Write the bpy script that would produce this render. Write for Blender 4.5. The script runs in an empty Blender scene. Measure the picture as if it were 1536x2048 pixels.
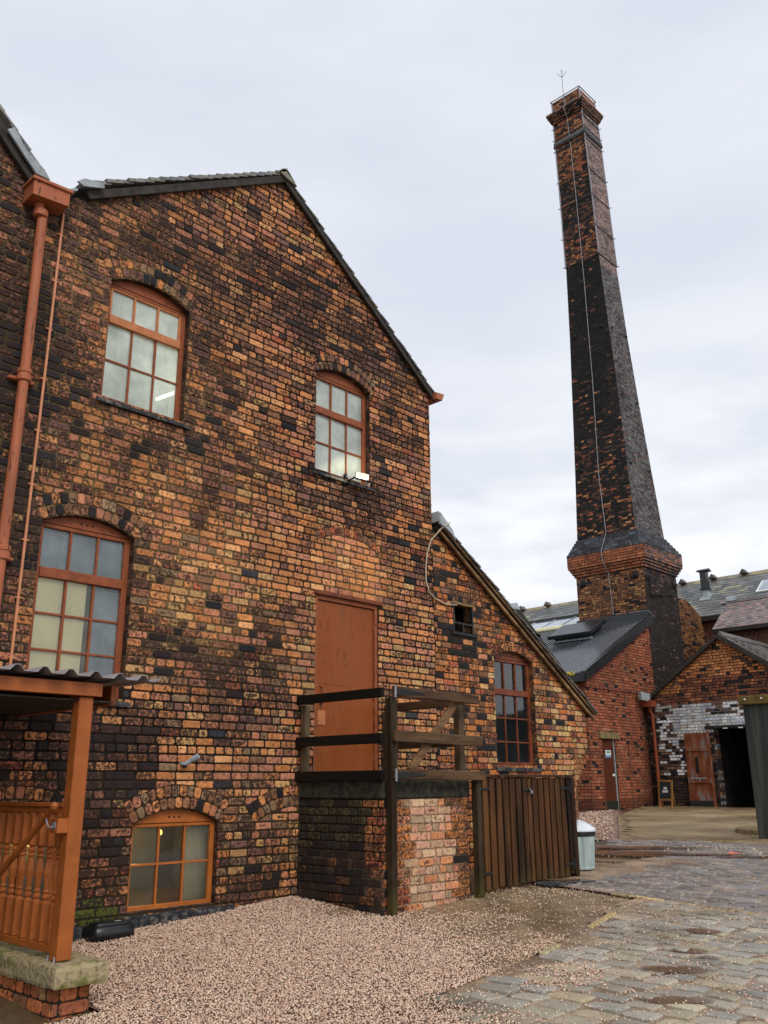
import bpy, math, random
import numpy as np
from mathutils import Vector, Matrix

# ------------------------------------------------------------------ camera
scene = bpy.context.scene
COL = scene.collection
F_PX, PITCH, ROLL, AZ = 1790.0, 0.297303, -0.00700787, 0.762963
CAM = Vector((0.0, -7.6, 1.08))
_R0 = np.array([1, 0, 0.]); _U0 = np.array([0, -math.sin(PITCH), math.cos(PITCH)]); _F = np.array([0, math.cos(PITCH), math.sin(PITCH)])
_R = _R0*math.cos(ROLL)+_U0*math.sin(ROLL); _U = -_R0*math.sin(ROLL)+_U0*math.cos(ROLL)
_X = np.array([math.sin(AZ), math.cos(AZ), 0]); _Y = np.array([-math.cos(AZ), math.sin(AZ), 0]); _Z = np.array([0, 0, 1.])
def _w(v): return (float(v@_X), float(v@_Y), float(v@_Z))
cr, cu, cb = _w(_R), _w(_U), _w(-_F)
cd = bpy.data.cameras.new("camera"); cam = bpy.data.objects.new("camera", cd); COL.objects.link(cam)
cam.matrix_world = Matrix(((cr[0], cu[0], cb[0], CAM.x), (cr[1], cu[1], cb[1], CAM.y), (cr[2], cu[2], cb[2], CAM.z), (0, 0, 0, 1)))
cd.sensor_fit = 'VERTICAL'; cd.sensor_height = 32.0; cd.lens = F_PX/2048*32.0
cd.clip_start = 0.05; cd.clip_end = 3000
scene.camera = cam

# ------------------------------------------------------------------ world, sun, exposure
SUN_EL, SUN_AZ = math.radians(42), math.radians(200)     # azimuth from +Y clockwise
world = bpy.data.worlds.new("World"); scene.world = world; world.use_nodes = True
wn = world.node_tree; wn.nodes.clear()
def wnode(t, **k):
    n = wn.nodes.new(t)
    for a, v in k.items(): setattr(n, a, v)
    return n
wout = wnode('ShaderNodeOutputWorld'); wbg = wnode('ShaderNodeBackground'); wl = wn.links.new
sky = wnode('ShaderNodeTexSky', sky_type='NISHITA', sun_disc=False, sun_elevation=SUN_EL, sun_rotation=SUN_AZ, air_density=1.0, dust_density=2.0)
tc = wnode('ShaderNodeTexCoord'); mp = wnode('ShaderNodeMapping'); mp.inputs['Scale'].default_value = (1.0, 1.0, 3.2)
ns = wnode('ShaderNodeTexNoise'); ns.inputs['Scale'].default_value = 2.6; ns.inputs['Detail'].default_value = 5; ns.inputs['Roughness'].default_value = .5
wl(tc.outputs['Generated'], mp.inputs['Vector']); wl(mp.outputs[0], ns.inputs['Vector'])
cr1 = wnode('ShaderNodeValToRGB'); cr1.color_ramp.elements[0].position = .36; cr1.color_ramp.elements[0].color = (.60, .635, .715, 1)
cr1.color_ramp.elements[1].position = .64; cr1.color_ramp.elements[1].color = (.685, .715, .775, 1)
wl(ns.outputs['Fac'], cr1.inputs[0])
# clouds whiten towards the horizon
sx = wnode('ShaderNodeSeparateXYZ'); wl(tc.outputs['Generated'], sx.inputs[0])
mr = wnode('ShaderNodeMapRange'); mr.inputs['From Min'].default_value = .08; mr.inputs['From Max'].default_value = .50
mr.inputs['To Min'].default_value = 1.0; mr.inputs['To Max'].default_value = 0.0; wl(sx.outputs['Z'], mr.inputs['Value'])
ns2 = wnode('ShaderNodeTexNoise'); ns2.inputs['Scale'].default_value = 5.5; ns2.inputs['Detail'].default_value = 6
mp2 = wnode('ShaderNodeMapping'); mp2.inputs['Scale'].default_value = (1, 1, 3.5); wl(tc.outputs['Generated'], mp2.inputs['Vector']); wl(mp2.outputs[0], ns2.inputs['Vector'])
cr2 = wnode('ShaderNodeValToRGB'); cr2.color_ramp.elements[0].position = .38; cr2.color_ramp.elements[0].color = (.645, .675, .74, 1)
cr2.color_ramp.elements[1].position = .60; cr2.color_ramp.elements[1].color = (.96, .95, .95, 1)
wl(ns2.outputs['Fac'], cr2.inputs[0])
mixc = wnode('ShaderNodeMix', data_type='RGBA'); wl(mr.outputs[0], mixc.inputs[0]); wl(cr1.outputs[0], mixc.inputs[6]); wl(cr2.outputs[0], mixc.inputs[7])
sk = wnode('ShaderNodeVectorMath', operation='SCALE'); sk.inputs['Scale'].default_value = 0.10; wl(sky.outputs[0], sk.inputs[0])
mixs = wnode('ShaderNodeMix', data_type='RGBA'); mixs.inputs[0].default_value = .95; wl(sk.outputs[0], mixs.inputs[6]); wl(mixc.outputs[2], mixs.inputs[7])
wl(mixs.outputs[2], wbg.inputs['Color']); wbg.inputs['Strength'].default_value = 1.0
wl(wbg.outputs[0], wout.inputs[0])

sl = bpy.data.lights.new("sun", 'SUN'); sun = bpy.data.objects.new("sun", sl); COL.objects.link(sun)
sl.energy = 1.3; sl.angle = math.radians(25); sl.color = (1.0, .95, .88)
sd = Vector((math.sin(SUN_AZ)*math.cos(SUN_EL), math.cos(SUN_AZ)*math.cos(SUN_EL), math.sin(SUN_EL)))
sun.rotation_euler = sd.to_track_quat('Z', 'Y').to_euler(); sun.location = (0, -20, 30)
scene.view_settings.view_transform = 'Standard'; scene.view_settings.look = 'None'
scene.view_settings.exposure = 0.32; scene.view_settings.gamma = 1.0
scene.render.engine = 'CYCLES'
scene.cycles.use_denoising = True; scene.cycles.max_bounces = 6; scene.cycles.diffuse_bounces = 3

# ------------------------------------------------------------------ materials
def lin(r, g, b, k=1.0):
    def f(c):
        c /= 255.0
        return min(1.0, k*(c/12.92 if c <= .04045 else ((c+.055)/1.055)**2.4))
    return (f(r), f(g), f(b), 1.0)
MATS = {}
def nodes(name):
    m = bpy.data.materials.new(name); m.use_nodes = True; t = m.node_tree; t.nodes.clear()
    o = t.nodes.new('ShaderNodeOutputMaterial'); p = t.nodes.new('ShaderNodeBsdfPrincipled'); t.links.new(p.outputs[0], o.inputs[0])
    MATS[name] = m
    return m, t, p
def N(t, k, **kw):
    n = t.nodes.new(k)
    for a, v in kw.items(): setattr(n, a, v)
    return n
def noise(t, vec, scale, detail=3, rough=.55, stretch=None):
    n = N(t, 'ShaderNodeTexNoise'); n.inputs['Scale'].default_value = scale; n.inputs['Detail'].default_value = detail; n.inputs['Roughness'].default_value = rough
    if stretch:
        m = N(t, 'ShaderNodeMapping'); m.inputs['Scale'].default_value = stretch; t.links.new(vec, m.inputs['Vector']); vec = m.outputs[0]
    t.links.new(vec, n.inputs['Vector']); return n.outputs['Fac']
def remap(t, v, a, b, c=0., d=1.):
    n = N(t, 'ShaderNodeMapRange'); n.inputs['From Min'].default_value = a; n.inputs['From Max'].default_value = b
    n.inputs['To Min'].default_value = c; n.inputs['To Max'].default_value = d; t.links.new(v, n.inputs['Value']); return n.outputs[0]
def mixcol(t, f, a, b, blend='MIX'):
    n = N(t, 'ShaderNodeMix', data_type='RGBA', blend_type=blend)
    for s, v in ((0, f), (6, a), (7, b)):
        if hasattr(v, 'is_linked') or hasattr(v, 'links'): t.links.new(v, n.inputs[s])
        else: n.inputs[s].default_value = v
    return n.outputs[2]
def math_(t, op, a, b):
    n = N(t, 'ShaderNodeMath', operation=op)
    for i, v in enumerate((a, b)):
        if hasattr(v, 'links'): t.links.new(v, n.inputs[i])
        else: n.inputs[i].default_value = v
    return n.outputs[0]
def bump(t, p, h, strength=.3, dist=.01):
    b = N(t, 'ShaderNodeBump'); b.inputs['Strength'].default_value = strength; b.inputs['Distance'].default_value = dist
    t.links.new(h, b.inputs['Height']); t.links.new(b.outputs[0], p.inputs['Normal'])
def objco(t): return N(t, 'ShaderNodeTexCoord').outputs['Object']
def geoco(t): return N(t, 'ShaderNodeNewGeometry').outputs['Position']

def soot(t, co, base, k):
    a = noise(t, co, 1.1, 5, .6, (1, 1, .75)); b = noise(t, co, 6.5, 4, .65, (1, 1, 1.2))
    f = math_(t, 'MULTIPLY', remap(t, math_(t, 'ADD', math_(t, 'MULTIPLY', a, .62), math_(t, 'MULTIPLY', b, .38)), .47, .60), k)
    return mixcol(t, f, base, (.030, .024, .021, 1))
def brick_mat(name, spk=1.0, fine=60.0, edge=.55, sootk=.6):
    m, t, p = nodes(name); co = geoco(t)
    a = N(t, 'ShaderNodeAttribute', attribute_name='Col'); uv = N(t, 'ShaderNodeAttribute', attribute_name='buv')
    n1 = noise(t, co, fine, 3, .65); n2 = noise(t, co, fine*.30, 3, .6); n3 = noise(t, co, 1.3, 3, .6)
    sp = N(t, 'ShaderNodeSeparateXYZ'); t.links.new(uv.outputs['Vector'], sp.inputs[0])
    ax = math_(t, 'ABSOLUTE', sp.outputs[0], 0); ay = math_(t, 'ABSOLUTE', sp.outputs[1], 0); kz = sp.outputs[2]
    oval = math_(t, 'MULTIPLY', remap(t, ax, .95, .35), remap(t, ay, .95, .2))
    kiss = math_(t, 'MULTIPLY', oval, remap(t, math_(t, 'ABSOLUTE', math_(t, 'SUBTRACT', kz, 1.0), 0), .5, .4, .02, .13))
    bs_ = math_(t, 'SINE', math_(t, 'MULTIPLY', math_(t, 'ADD', sp.outputs[0], n2), 9.0), 0)
    band = math_(t, 'MULTIPLY', remap(t, bs_, .1, .7), remap(t, math_(t, 'ABSOLUTE', math_(t, 'SUBTRACT', kz, 2.0), 0), .5, .4, 0, .09))
    m_ = math_(t, 'ADD', math_(t, 'MULTIPLY', n1, .52), math_(t, 'MULTIPLY', n2, .48)); m_ = math_(t, 'ADD', m_, math_(t, 'ADD', kiss, band))
    th_ = remap(t, a.outputs['Alpha'], 0, 1, .63, .45); d_ = math_(t, 'SUBTRACT', m_, th_)
    s_ = math_(t, 'MULTIPLY', remap(t, d_, -.015, .035), spk)
    base = mixcol(t, 1.0, a.outputs['Color'], _rgb(t, remap(t, n2, .3, .7, 1.25, .72)), 'MULTIPLY')
    base = mixcol(t, s_, base, (.032, .019, .017, 1))
    e = math_(t, 'MAXIMUM', remap(t, ax, .86, 1.0), remap(t, ay, .68, 1.0))
    e = math_(t, 'MULTIPLY', e, math_(t, 'MULTIPLY', remap(t, n2, .42, .62, .0, 1.0), edge))
    base = mixcol(t, e, base, (.03, .02, .017, 1))
    base = soot(t, co, base, sootk)
    t.links.new(base, p.inputs['Base Color']); t.links.new(remap(t, n3, .35, .65, .62, .9), p.inputs['Roughness'])
    p.inputs['Specular IOR Level'].default_value = .15
    bump(t, p, n1, .5, .006); return m
def _rgb(t, v):
    n = N(t, 'ShaderNodeCombineColor')
    for i in range(3): t.links.new(v, n.inputs[i])
    return n.outputs[0]
def mortar_mat(name):
    m, t, p = nodes(name); co = geoco(t); a = N(t, 'ShaderNodeAttribute', attribute_name='Col')
    n1 = noise(t, co, 40, 4, .7)
    base = mixcol(t, remap(t, n1, .42, .68), a.outputs['Color'], (.02, .016, .013, 1))
    base = soot(t, co, base, .6)
    t.links.new(base, p.inputs['Base Color']); p.inputs['Roughness'].default_value = .95; p.inputs['Specular IOR Level'].default_value = .1; bump(t, p, n1, .6, .008); return m
def paint(name, c, rough=.45, var=.25, scale=6, stain=None, stretch=None, bumpy=.15, wear=None):
    m, t, p = nodes(name); co = geoco(t)
    n1 = noise(t, co, scale, 4, .6, stretch); n2 = noise(t, co, scale*9, 3, .6, stretch)
    col = mixcol(t, remap(t, n1, .35, .65), tuple(x*(1-var) for x in c[:3])+(1,), tuple(min(1, x*(1+var)) for x in c[:3])+(1,))
    if stain: col = mixcol(t, remap(t, n1, .52, .70, 0, .8), col, stain)
    if wear: col = mixcol(t, remap(t, n2, .60, .66, 0, .9), col, wear)
    t.links.new(col, p.inputs['Base Color']); t.links.new(remap(t, n2, .3, .7, rough*.8, min(1, rough*1.25)), p.inputs['Roughness'])
    p.inputs['Specular IOR Level'].default_value = .28 if rough > .3 else .5
    bump(t, p, n2, bumpy, .004); return m
def wood(name, c1, c2, stretch, rough=.75, scale=5, moss=None):
    m, t, p = nodes(name); co = geoco(t); a = N(t, 'ShaderNodeAttribute', attribute_name='Col')
    n1 = noise(t, co, scale, 5, .65, stretch); n2 = noise(t, co, scale*5, 4, .6, stretch); n3 = noise(t, co, 2.2, 3, .6)
    col = mixcol(t, remap(t, n1, .36, .66), c1, c2)
    col = mixcol(t, remap(t, n2, .50, .70, 0, .75), col, tuple(x*.25 for x in c1[:3])+(1,))
    col = mixcol(t, 1.0, col, a.outputs['Color'], 'MULTIPLY')
    if moss: 
        z = N(t, 'ShaderNodeSeparateXYZ'); t.links.new(co, z.inputs[0])
        col = mixcol(t, math_(t, 'MULTIPLY', remap(t, z.outputs[2], .20, -.08), remap(t, n3, .35, .6)), col, moss)
    p.inputs['Specular IOR Level'].default_value = .2
    t.links.new(col, p.inputs['Base Color']); t.links.new(remap(t, n2, .3, .7, rough*.7, rough*1.1), p.inputs['Roughness'])
    bump(t, p, n2, .35, .004); return m
def attrmat(name, rough=.8, spk=.5, fine=80, bumpy=.3, spec=.5, dark=(.02, .018, .016, 1), lo=.5, hi=.66, big=None):
    m, t, p = nodes(name); co = geoco(t); a = N(t, 'ShaderNodeAttribute', attribute_name='Col')
    n1 = noise(t, co, fine, 3, .6)
    col = mixcol(t, remap(t, n1, lo, hi, 0, spk), a.outputs['Color'], dark)
    if big:
        n2 = noise(t, co, big[0], 4, .6); col = mixcol(t, remap(t, n2, big[1], big[2], 0, big[4]), col, big[3])
    t.links.new(col, p.inputs['Base Color']); t.links.new(remap(t, noise(t, co, 3, 3), .35, .65, rough*.65, min(1, rough*1.2)), p.inputs['Roughness'])
    p.inputs['Specular IOR Level'].default_value = spec; bump(t, p, n1, bumpy, .004); return m

brick_mat('brick_old', .93, 105, .45, .32); brick_mat('brick_far', .8, 48, .3, .4); mortar_mat('mortar')
paint('pipe_paint', lin(172, 98, 64, 1.0), .42, .16, 5, stretch=(1, 1, .12), stain=(.16, .06, .03, 1), wear=(.10, .04, .025, 1))
paint('frame_paint', lin(148, 80, 48, .95), .55, .3, 12, stain=(.12, .045, .022, 1),  wear=(.05, .02, .012, 1))
paint('frame_light', lin(184, 116, 74, 1.0), .5, .15, 8)
paint('cellar_frame', lin(176, 100, 42, .95), .45, .15, 8)
paint('lean_frame', lin(122, 62, 36, .85), .5, .3, 7, wear=(.05, .02, .012, 1))
paint('door_paint', lin(138, 70, 24, 1.02), .5, .16, 2.0, bumpy=.12, stretch=(1, 1, .35), stain=(.19, .062, .017, 1), wear=(.15, .05, .018, 1))
paint('porch_paint', lin(166, 92, 42, .88), .42, .16, 5)
paint('lead', lin(150, 158, 162, 1.0), .45, .25, 8)
paint('bargeboard_dark', (.035, .028, .023, 1), .7, .4, 10)
paint('black_iron', (.012, .012, .013, 1), .45, .3, 20)
paint('black_plastic', (.008, .009, .010, 1), .28, .2, 8)
paint('black_trim', (.012, .015, .018, 1), .30, .3, 4)
paint('galvanised', lin(168, 182, 180, .95), .42, .2, 14, stretch=(1, 1, .25))
paint('grey_pipe', lin(150, 160, 165, 1), .4, .15, 14)
paint('strap_steel', lin(150, 150, 156, .9), .5, .25, 12)
paint('white_cable', lin(205, 200, 188, 1.0), .5, .12, 14)
paint('cream_cable', lin(190, 176, 150, 1.0), .6, .2, 14)
paint('conduit_paint', lin(190, 128, 92, 1.15), .5, .12, 6)
paint('concrete_dark', (.032, .030, .022, 1), .85, .5, 14, stain=(.07, .065, .03, 1), bumpy=.6)
paint('lintel_stone', lin(130, 112, 78, .9), .85, .3, 9, bumpy=.5)
paint('blue_brick_sill', (.035, .037, .042, 1), .6, .5, 12, stain=(.22, .19, .14, 1), bumpy=.5)
paint('corrugated_clear', lin(160, 156, 158, .85), .35, .1, 5)
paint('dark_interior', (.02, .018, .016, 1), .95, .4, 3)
paint('speckled_stone', (.10, .10, .10, 1), .8, .3, 6, wear=(.62, .62, .60, 1))
paint('speckled_stone_dark', (.04, .04, .042, 1), .8, .3, 6)
paint('cellar_wall', lin(110, 104, 74, .5), .9, .3, 3)
paint('room_wall', lin(120, 125, 105, .7), .9, .2, 3)
paint('blind', (.92, .85, .55, 1), .9, .05, 3)
paint('bag', lin(222, 228, 234, 1), .25, .08, 18, bumpy=.6)
paint('bag_black', (.015, .016, .018, 1), .3, .3, 14)
paint('rope', lin(214, 190, 60, 1), .7, .2, 30)
paint('chalkboard', (.025, .032, .038, 1), .6, .2, 8)
paint('white_paint', (.75, .75, .72, 1), .6, .08, 30)
paint('sign_white', (.72, .78, .76, 1), .5, .05, 10)
paint('sign_blue', (.06, .16, .42, 1), .5, .05, 10)
paint('sign_green', (.12, .35, .28, 1), .5, .05, 10)
paint('litter_paint', lin(225, 110, 95, 1), .5, .3, 30)
paint('board_grey', lin(66, 70, 66, .8), .6, .35, 3, stretch=(3, 3, .25), stain=(.085, .075, .065, 1), bumpy=.2)
paint('timber_moss', lin(104, 88, 44, .9), .85, .35, 9)
paint('door_brown', lin(92, 46, 28, .85), .5, .15, 3)
paint('pipe_dark', lin(134, 66, 42, .9), .45, .15, 5)
paint('old_door', lin(126, 66, 34, .95), .75, .35, 7, stain=(.17, .19, .19, 1), stretch=(1, 1, .3), bumpy=.5, wear=(.22, .2, .18, 1))
paint('plank_dark', (.020, .022, .016, 1), .8, .3, 8)
paint('render_blackened', (.016, .017, .015, 1), .9, .5, 10, bumpy=.6)
wood('timber_rail', lin(112, 84, 56, .8), lin(60, 42, 28, .7), (1, .12, 1), moss=None)
wood('timber_rail_x', lin(128, 98, 68, .85), lin(66, 44, 30, .75), (.15, 1, 1))
wood('timber_post', lin(124, 104, 76, .7), lin(72, 54, 34, .7), (1, 1, .12), moss=(.075, .06, .012, 1))
wood('timber_black', lin(40, 34, 28, .6), lin(22, 18, 15, .6), (1, .12, 1))
wood('fence_board', lin(104, 68, 38, .8), lin(34, 23, 16, .55), (1, 1, .10), moss=(.06, .055, .015, 1))
wood('verge_timber', lin(176, 140, 96, .85), lin(96, 72, 50, .7), (.3, 1, 1))
wood('easel_wood', lin(190, 140, 80, .85), lin(130, 88, 46, .8), (1, 1, .15))
attrmat('slate', .55, .5, 40, .4); attrmat('sett', .60, .55, 70, .5, .32, big=(1.1, .5, .66, (.085, .06, .035, 1), .55))
attrmat('paver', .38, .5, 60, .4); attrmat('pebble', .55, .35, 220, .2)
attrmat('coping', .85, .7, 30, .8, big=(6, .52, .60, (.12, .13, .012, 1), .8))
attrmat('kerb', .6, .8, 30, .5)

def emis(name, c, s):
    m = bpy.data.materials.new(name); m.use_nodes = True; t = m.node_tree; t.nodes.clear()
    o = t.nodes.new('ShaderNodeOutputMaterial'); e = t.nodes.new('ShaderNodeEmission'); e.inputs[0].default_value = c; e.inputs[1].default_value = s
    t.links.new(e.outputs[0], o.inputs[0]); MATS[name] = m
emis('floodlight_glow', (1, .80, .42, 1), 1.6); emis('tube_glow', (.95, 1, .72, 1), 7.0); emis('bulb_glow', (1, .62, .16, 1), 2.5)

def glass(name, frost_col, frost, rough=.12, lowfog=None):
    """window glass: see-through share + condensation or obscured share, with a glossy face"""
    m = bpy.data.materials.new(name); m.use_nodes = True; t = m.node_tree; t.nodes.clear(); MATS[name] = m
    o = N(t, 'ShaderNodeOutputMaterial'); co = geoco(t)
    tr = N(t, 'ShaderNodeBsdfTransparent'); tr.inputs[0].default_value = (.95, .97, .96, 1)
    df = N(t, 'ShaderNodeBsdfPrincipled'); df.inputs['Roughness'].default_value = .6
    n1 = noise(t, co, 3.0, 4, .6, (1, 1, 1)); n2 = noise(t, co, 26, 3, .6, (1, 1, .12))
    c = mixcol(t, remap(t, n1, .3, .7), tuple(x*.78 for x in frost_col[:3])+(1,), tuple(min(1, x*1.18) for x in frost_col[:3])+(1,))
    c = mixcol(t, remap(t, n2, .55, .75, 0, .35), c, tuple(x*.5 for x in frost_col[:3])+(1,))
    t.links.new(c, df.inputs['Base Color'])
    tl = N(t, 'ShaderNodeBsdfTranslucent'); t.links.new(c, tl.inputs[0]); dm_ = N(t, 'ShaderNodeMixShader'); dm_.inputs[0].default_value = .35; t.links.new(df.outputs[0], dm_.inputs[1]); t.links.new(tl.outputs[0], dm_.inputs[2])
    mx = N(t, 'ShaderNodeMixShader')
    f = remap(t, n1, .3, .7, max(0, frost-.1), min(1, frost+.1)); t.links.new(f, mx.inputs[0])
    t.links.new(tr.outputs[0], mx.inputs[1]); t.links.new(dm_.outputs[0], mx.inputs[2])
    gl = N(t, 'ShaderNodeBsdfGlossy'); gl.inputs['Roughness'].default_value = rough; gl.inputs[0].default_value = (.95, .97, 1, 1)
    fr = N(t, 'ShaderNodeFresnel'); fr.inputs[0].default_value = 1.52
    m2 = N(t, 'ShaderNodeMixShader'); t.links.new(math_(t, 'MINIMUM', math_(t, 'MULTIPLY', fr.outputs[0], 1.5), 1.0), m2.inputs[0])
    t.links.new(mx.outputs[0], m2.inputs[1]); t.links.new(gl.outputs[0], m2.inputs[2]); t.links.new(m2.outputs[0], o.inputs[0])
glass('glass_misted', lin(204, 214, 202, 1.15), .86, .15)
glass('glass_half', lin(160, 176, 180, .95), .55, .12)
glass('glass_thin', lin(220, 215, 180, 1), .12, .1)
glass('glass_clear', lin(120, 130, 125, .6), .12, .04)
glass('glass_mid', lin(120, 126, 108, .7), .38, .06)
glass('glass_dark', lin(60, 78, 88, .6), .22, .05)
glass('skylight_glass', lin(190, 205, 220, 1), .8, .08)
for n_, rr in (('puddle_water', .06),):
    m, t, p = nodes(n_); co = geoco(t)
    p.inputs['Base Color'].default_value = (.17, .10, .06, 1); p.inputs['Roughness'].default_value = .16; p.inputs['IOR'].default_value = 1.33
    bump(t, p, noise(t, co, 9, 2), .04, .01)
    a_ = N(t, 'ShaderNodeAttribute', attribute_name='Col'); k_ = math_(t, 'ADD', a_.outputs['Fac'], math_(t, 'MULTIPLY', math_(t, 'SUBTRACT', noise(t, co, 14, 4, .7), .5), 1.6))
    t.links.new(remap(t, k_, .25, .95, 0, .85), p.inputs['Alpha'])
def corr_mat():
    m, t, p = nodes('corrugated_black'); co = geoco(t); n = noise(t, co, 3, 4)
    p.inputs['Base Color'].default_value = (.035, .042, .05, 1); p.inputs['Coat Weight'].default_value = .6; p.inputs['Coat Roughness'].default_value = .12; t.links.new(remap(t, n, .3, .7, .18, .34), p.inputs['Roughness']); p.inputs['Specular IOR Level'].default_value = .8
corr_mat()
def ground_mat(name, c1, c2, c3, s=2.0, wet=True, vor=None):
    m, t, p = nodes(name); co = geoco(t)
    n1 = noise(t, co, s, 5, .65); n2 = noise(t, co, s*18, 4, .7); n3 = noise(t, co, s*.35, 4, .6)
    c = mixcol(t, remap(t, n1, .35, .65), c1, c2); c = mixcol(t, remap(t, n2, .5, .72, 0, .8), c, c3)
    if vor:
        v = N(t, 'ShaderNodeTexVoronoi'); v.inputs['Scale'].default_value = vor; t.links.new(co, v.inputs['Vector'])
        r = N(t, 'ShaderNodeValToRGB'); e = r.color_ramp.elements
        e[0].color = lin(96, 60, 58, .8); e[1].color = lin(228, 208, 190, .9)
        for pp, cc in ((.3, lin(160, 112, 98, .9)), (.55, lin(196, 156, 138, .9)), (.8, lin(176, 132, 112, .9))):
            k = e.new(pp); k.color = cc
        sc = N(t, 'ShaderNodeSeparateColor'); t.links.new(v.outputs['Color'], sc.inputs[0]); t.links.new(sc.outputs[0], r.inputs[0])
        c = mixcol(t, remap(t, v.outputs['Distance'], .25, .75, 0, .8), r.outputs[0], (.05, .025, .02, 1))
        bump(t, p, remap(t, v.outputs['Distance'], 0, .8, 1, 0), .8, .012)
    else: bump(t, p, n2, .5, .01)
    t.links.new(c, p.inputs['Base Color'])
    t.links.new(remap(t, n3, .38, .62, .25 if wet else .7, .85), p.inputs['Roughness'])
ground_mat('earth', lin(120, 100, 72, .75), lin(88, 70, 52, .7), lin(52, 38, 30, .7), 1.8)
ground_mat('dirt_patch_m', lin(164, 140, 106, .9), lin(118, 96, 70, .8), lin(62, 44, 34, .7), 3.2)
ground_mat('gravel_m', (.3, .2, .16, 1), (.3, .2, .16, 1), (.1, .06, .05, 1), 2, False, 62)
ground_mat('gravel_far_m', (.3, .2, .16, 1), (.3, .2, .16, 1), (.1, .06, .05, 1), 2, False, 40)
ground_mat('ramp_m', lin(168, 146, 108, 1.0), lin(118, 98, 70, .85), lin(78, 64, 46, .8), .9)
ground_mat('sett_joint', lin(178, 152, 124, 1), lin(116, 94, 76, .8), lin(60, 44, 36, .8), 2.5)

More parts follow.
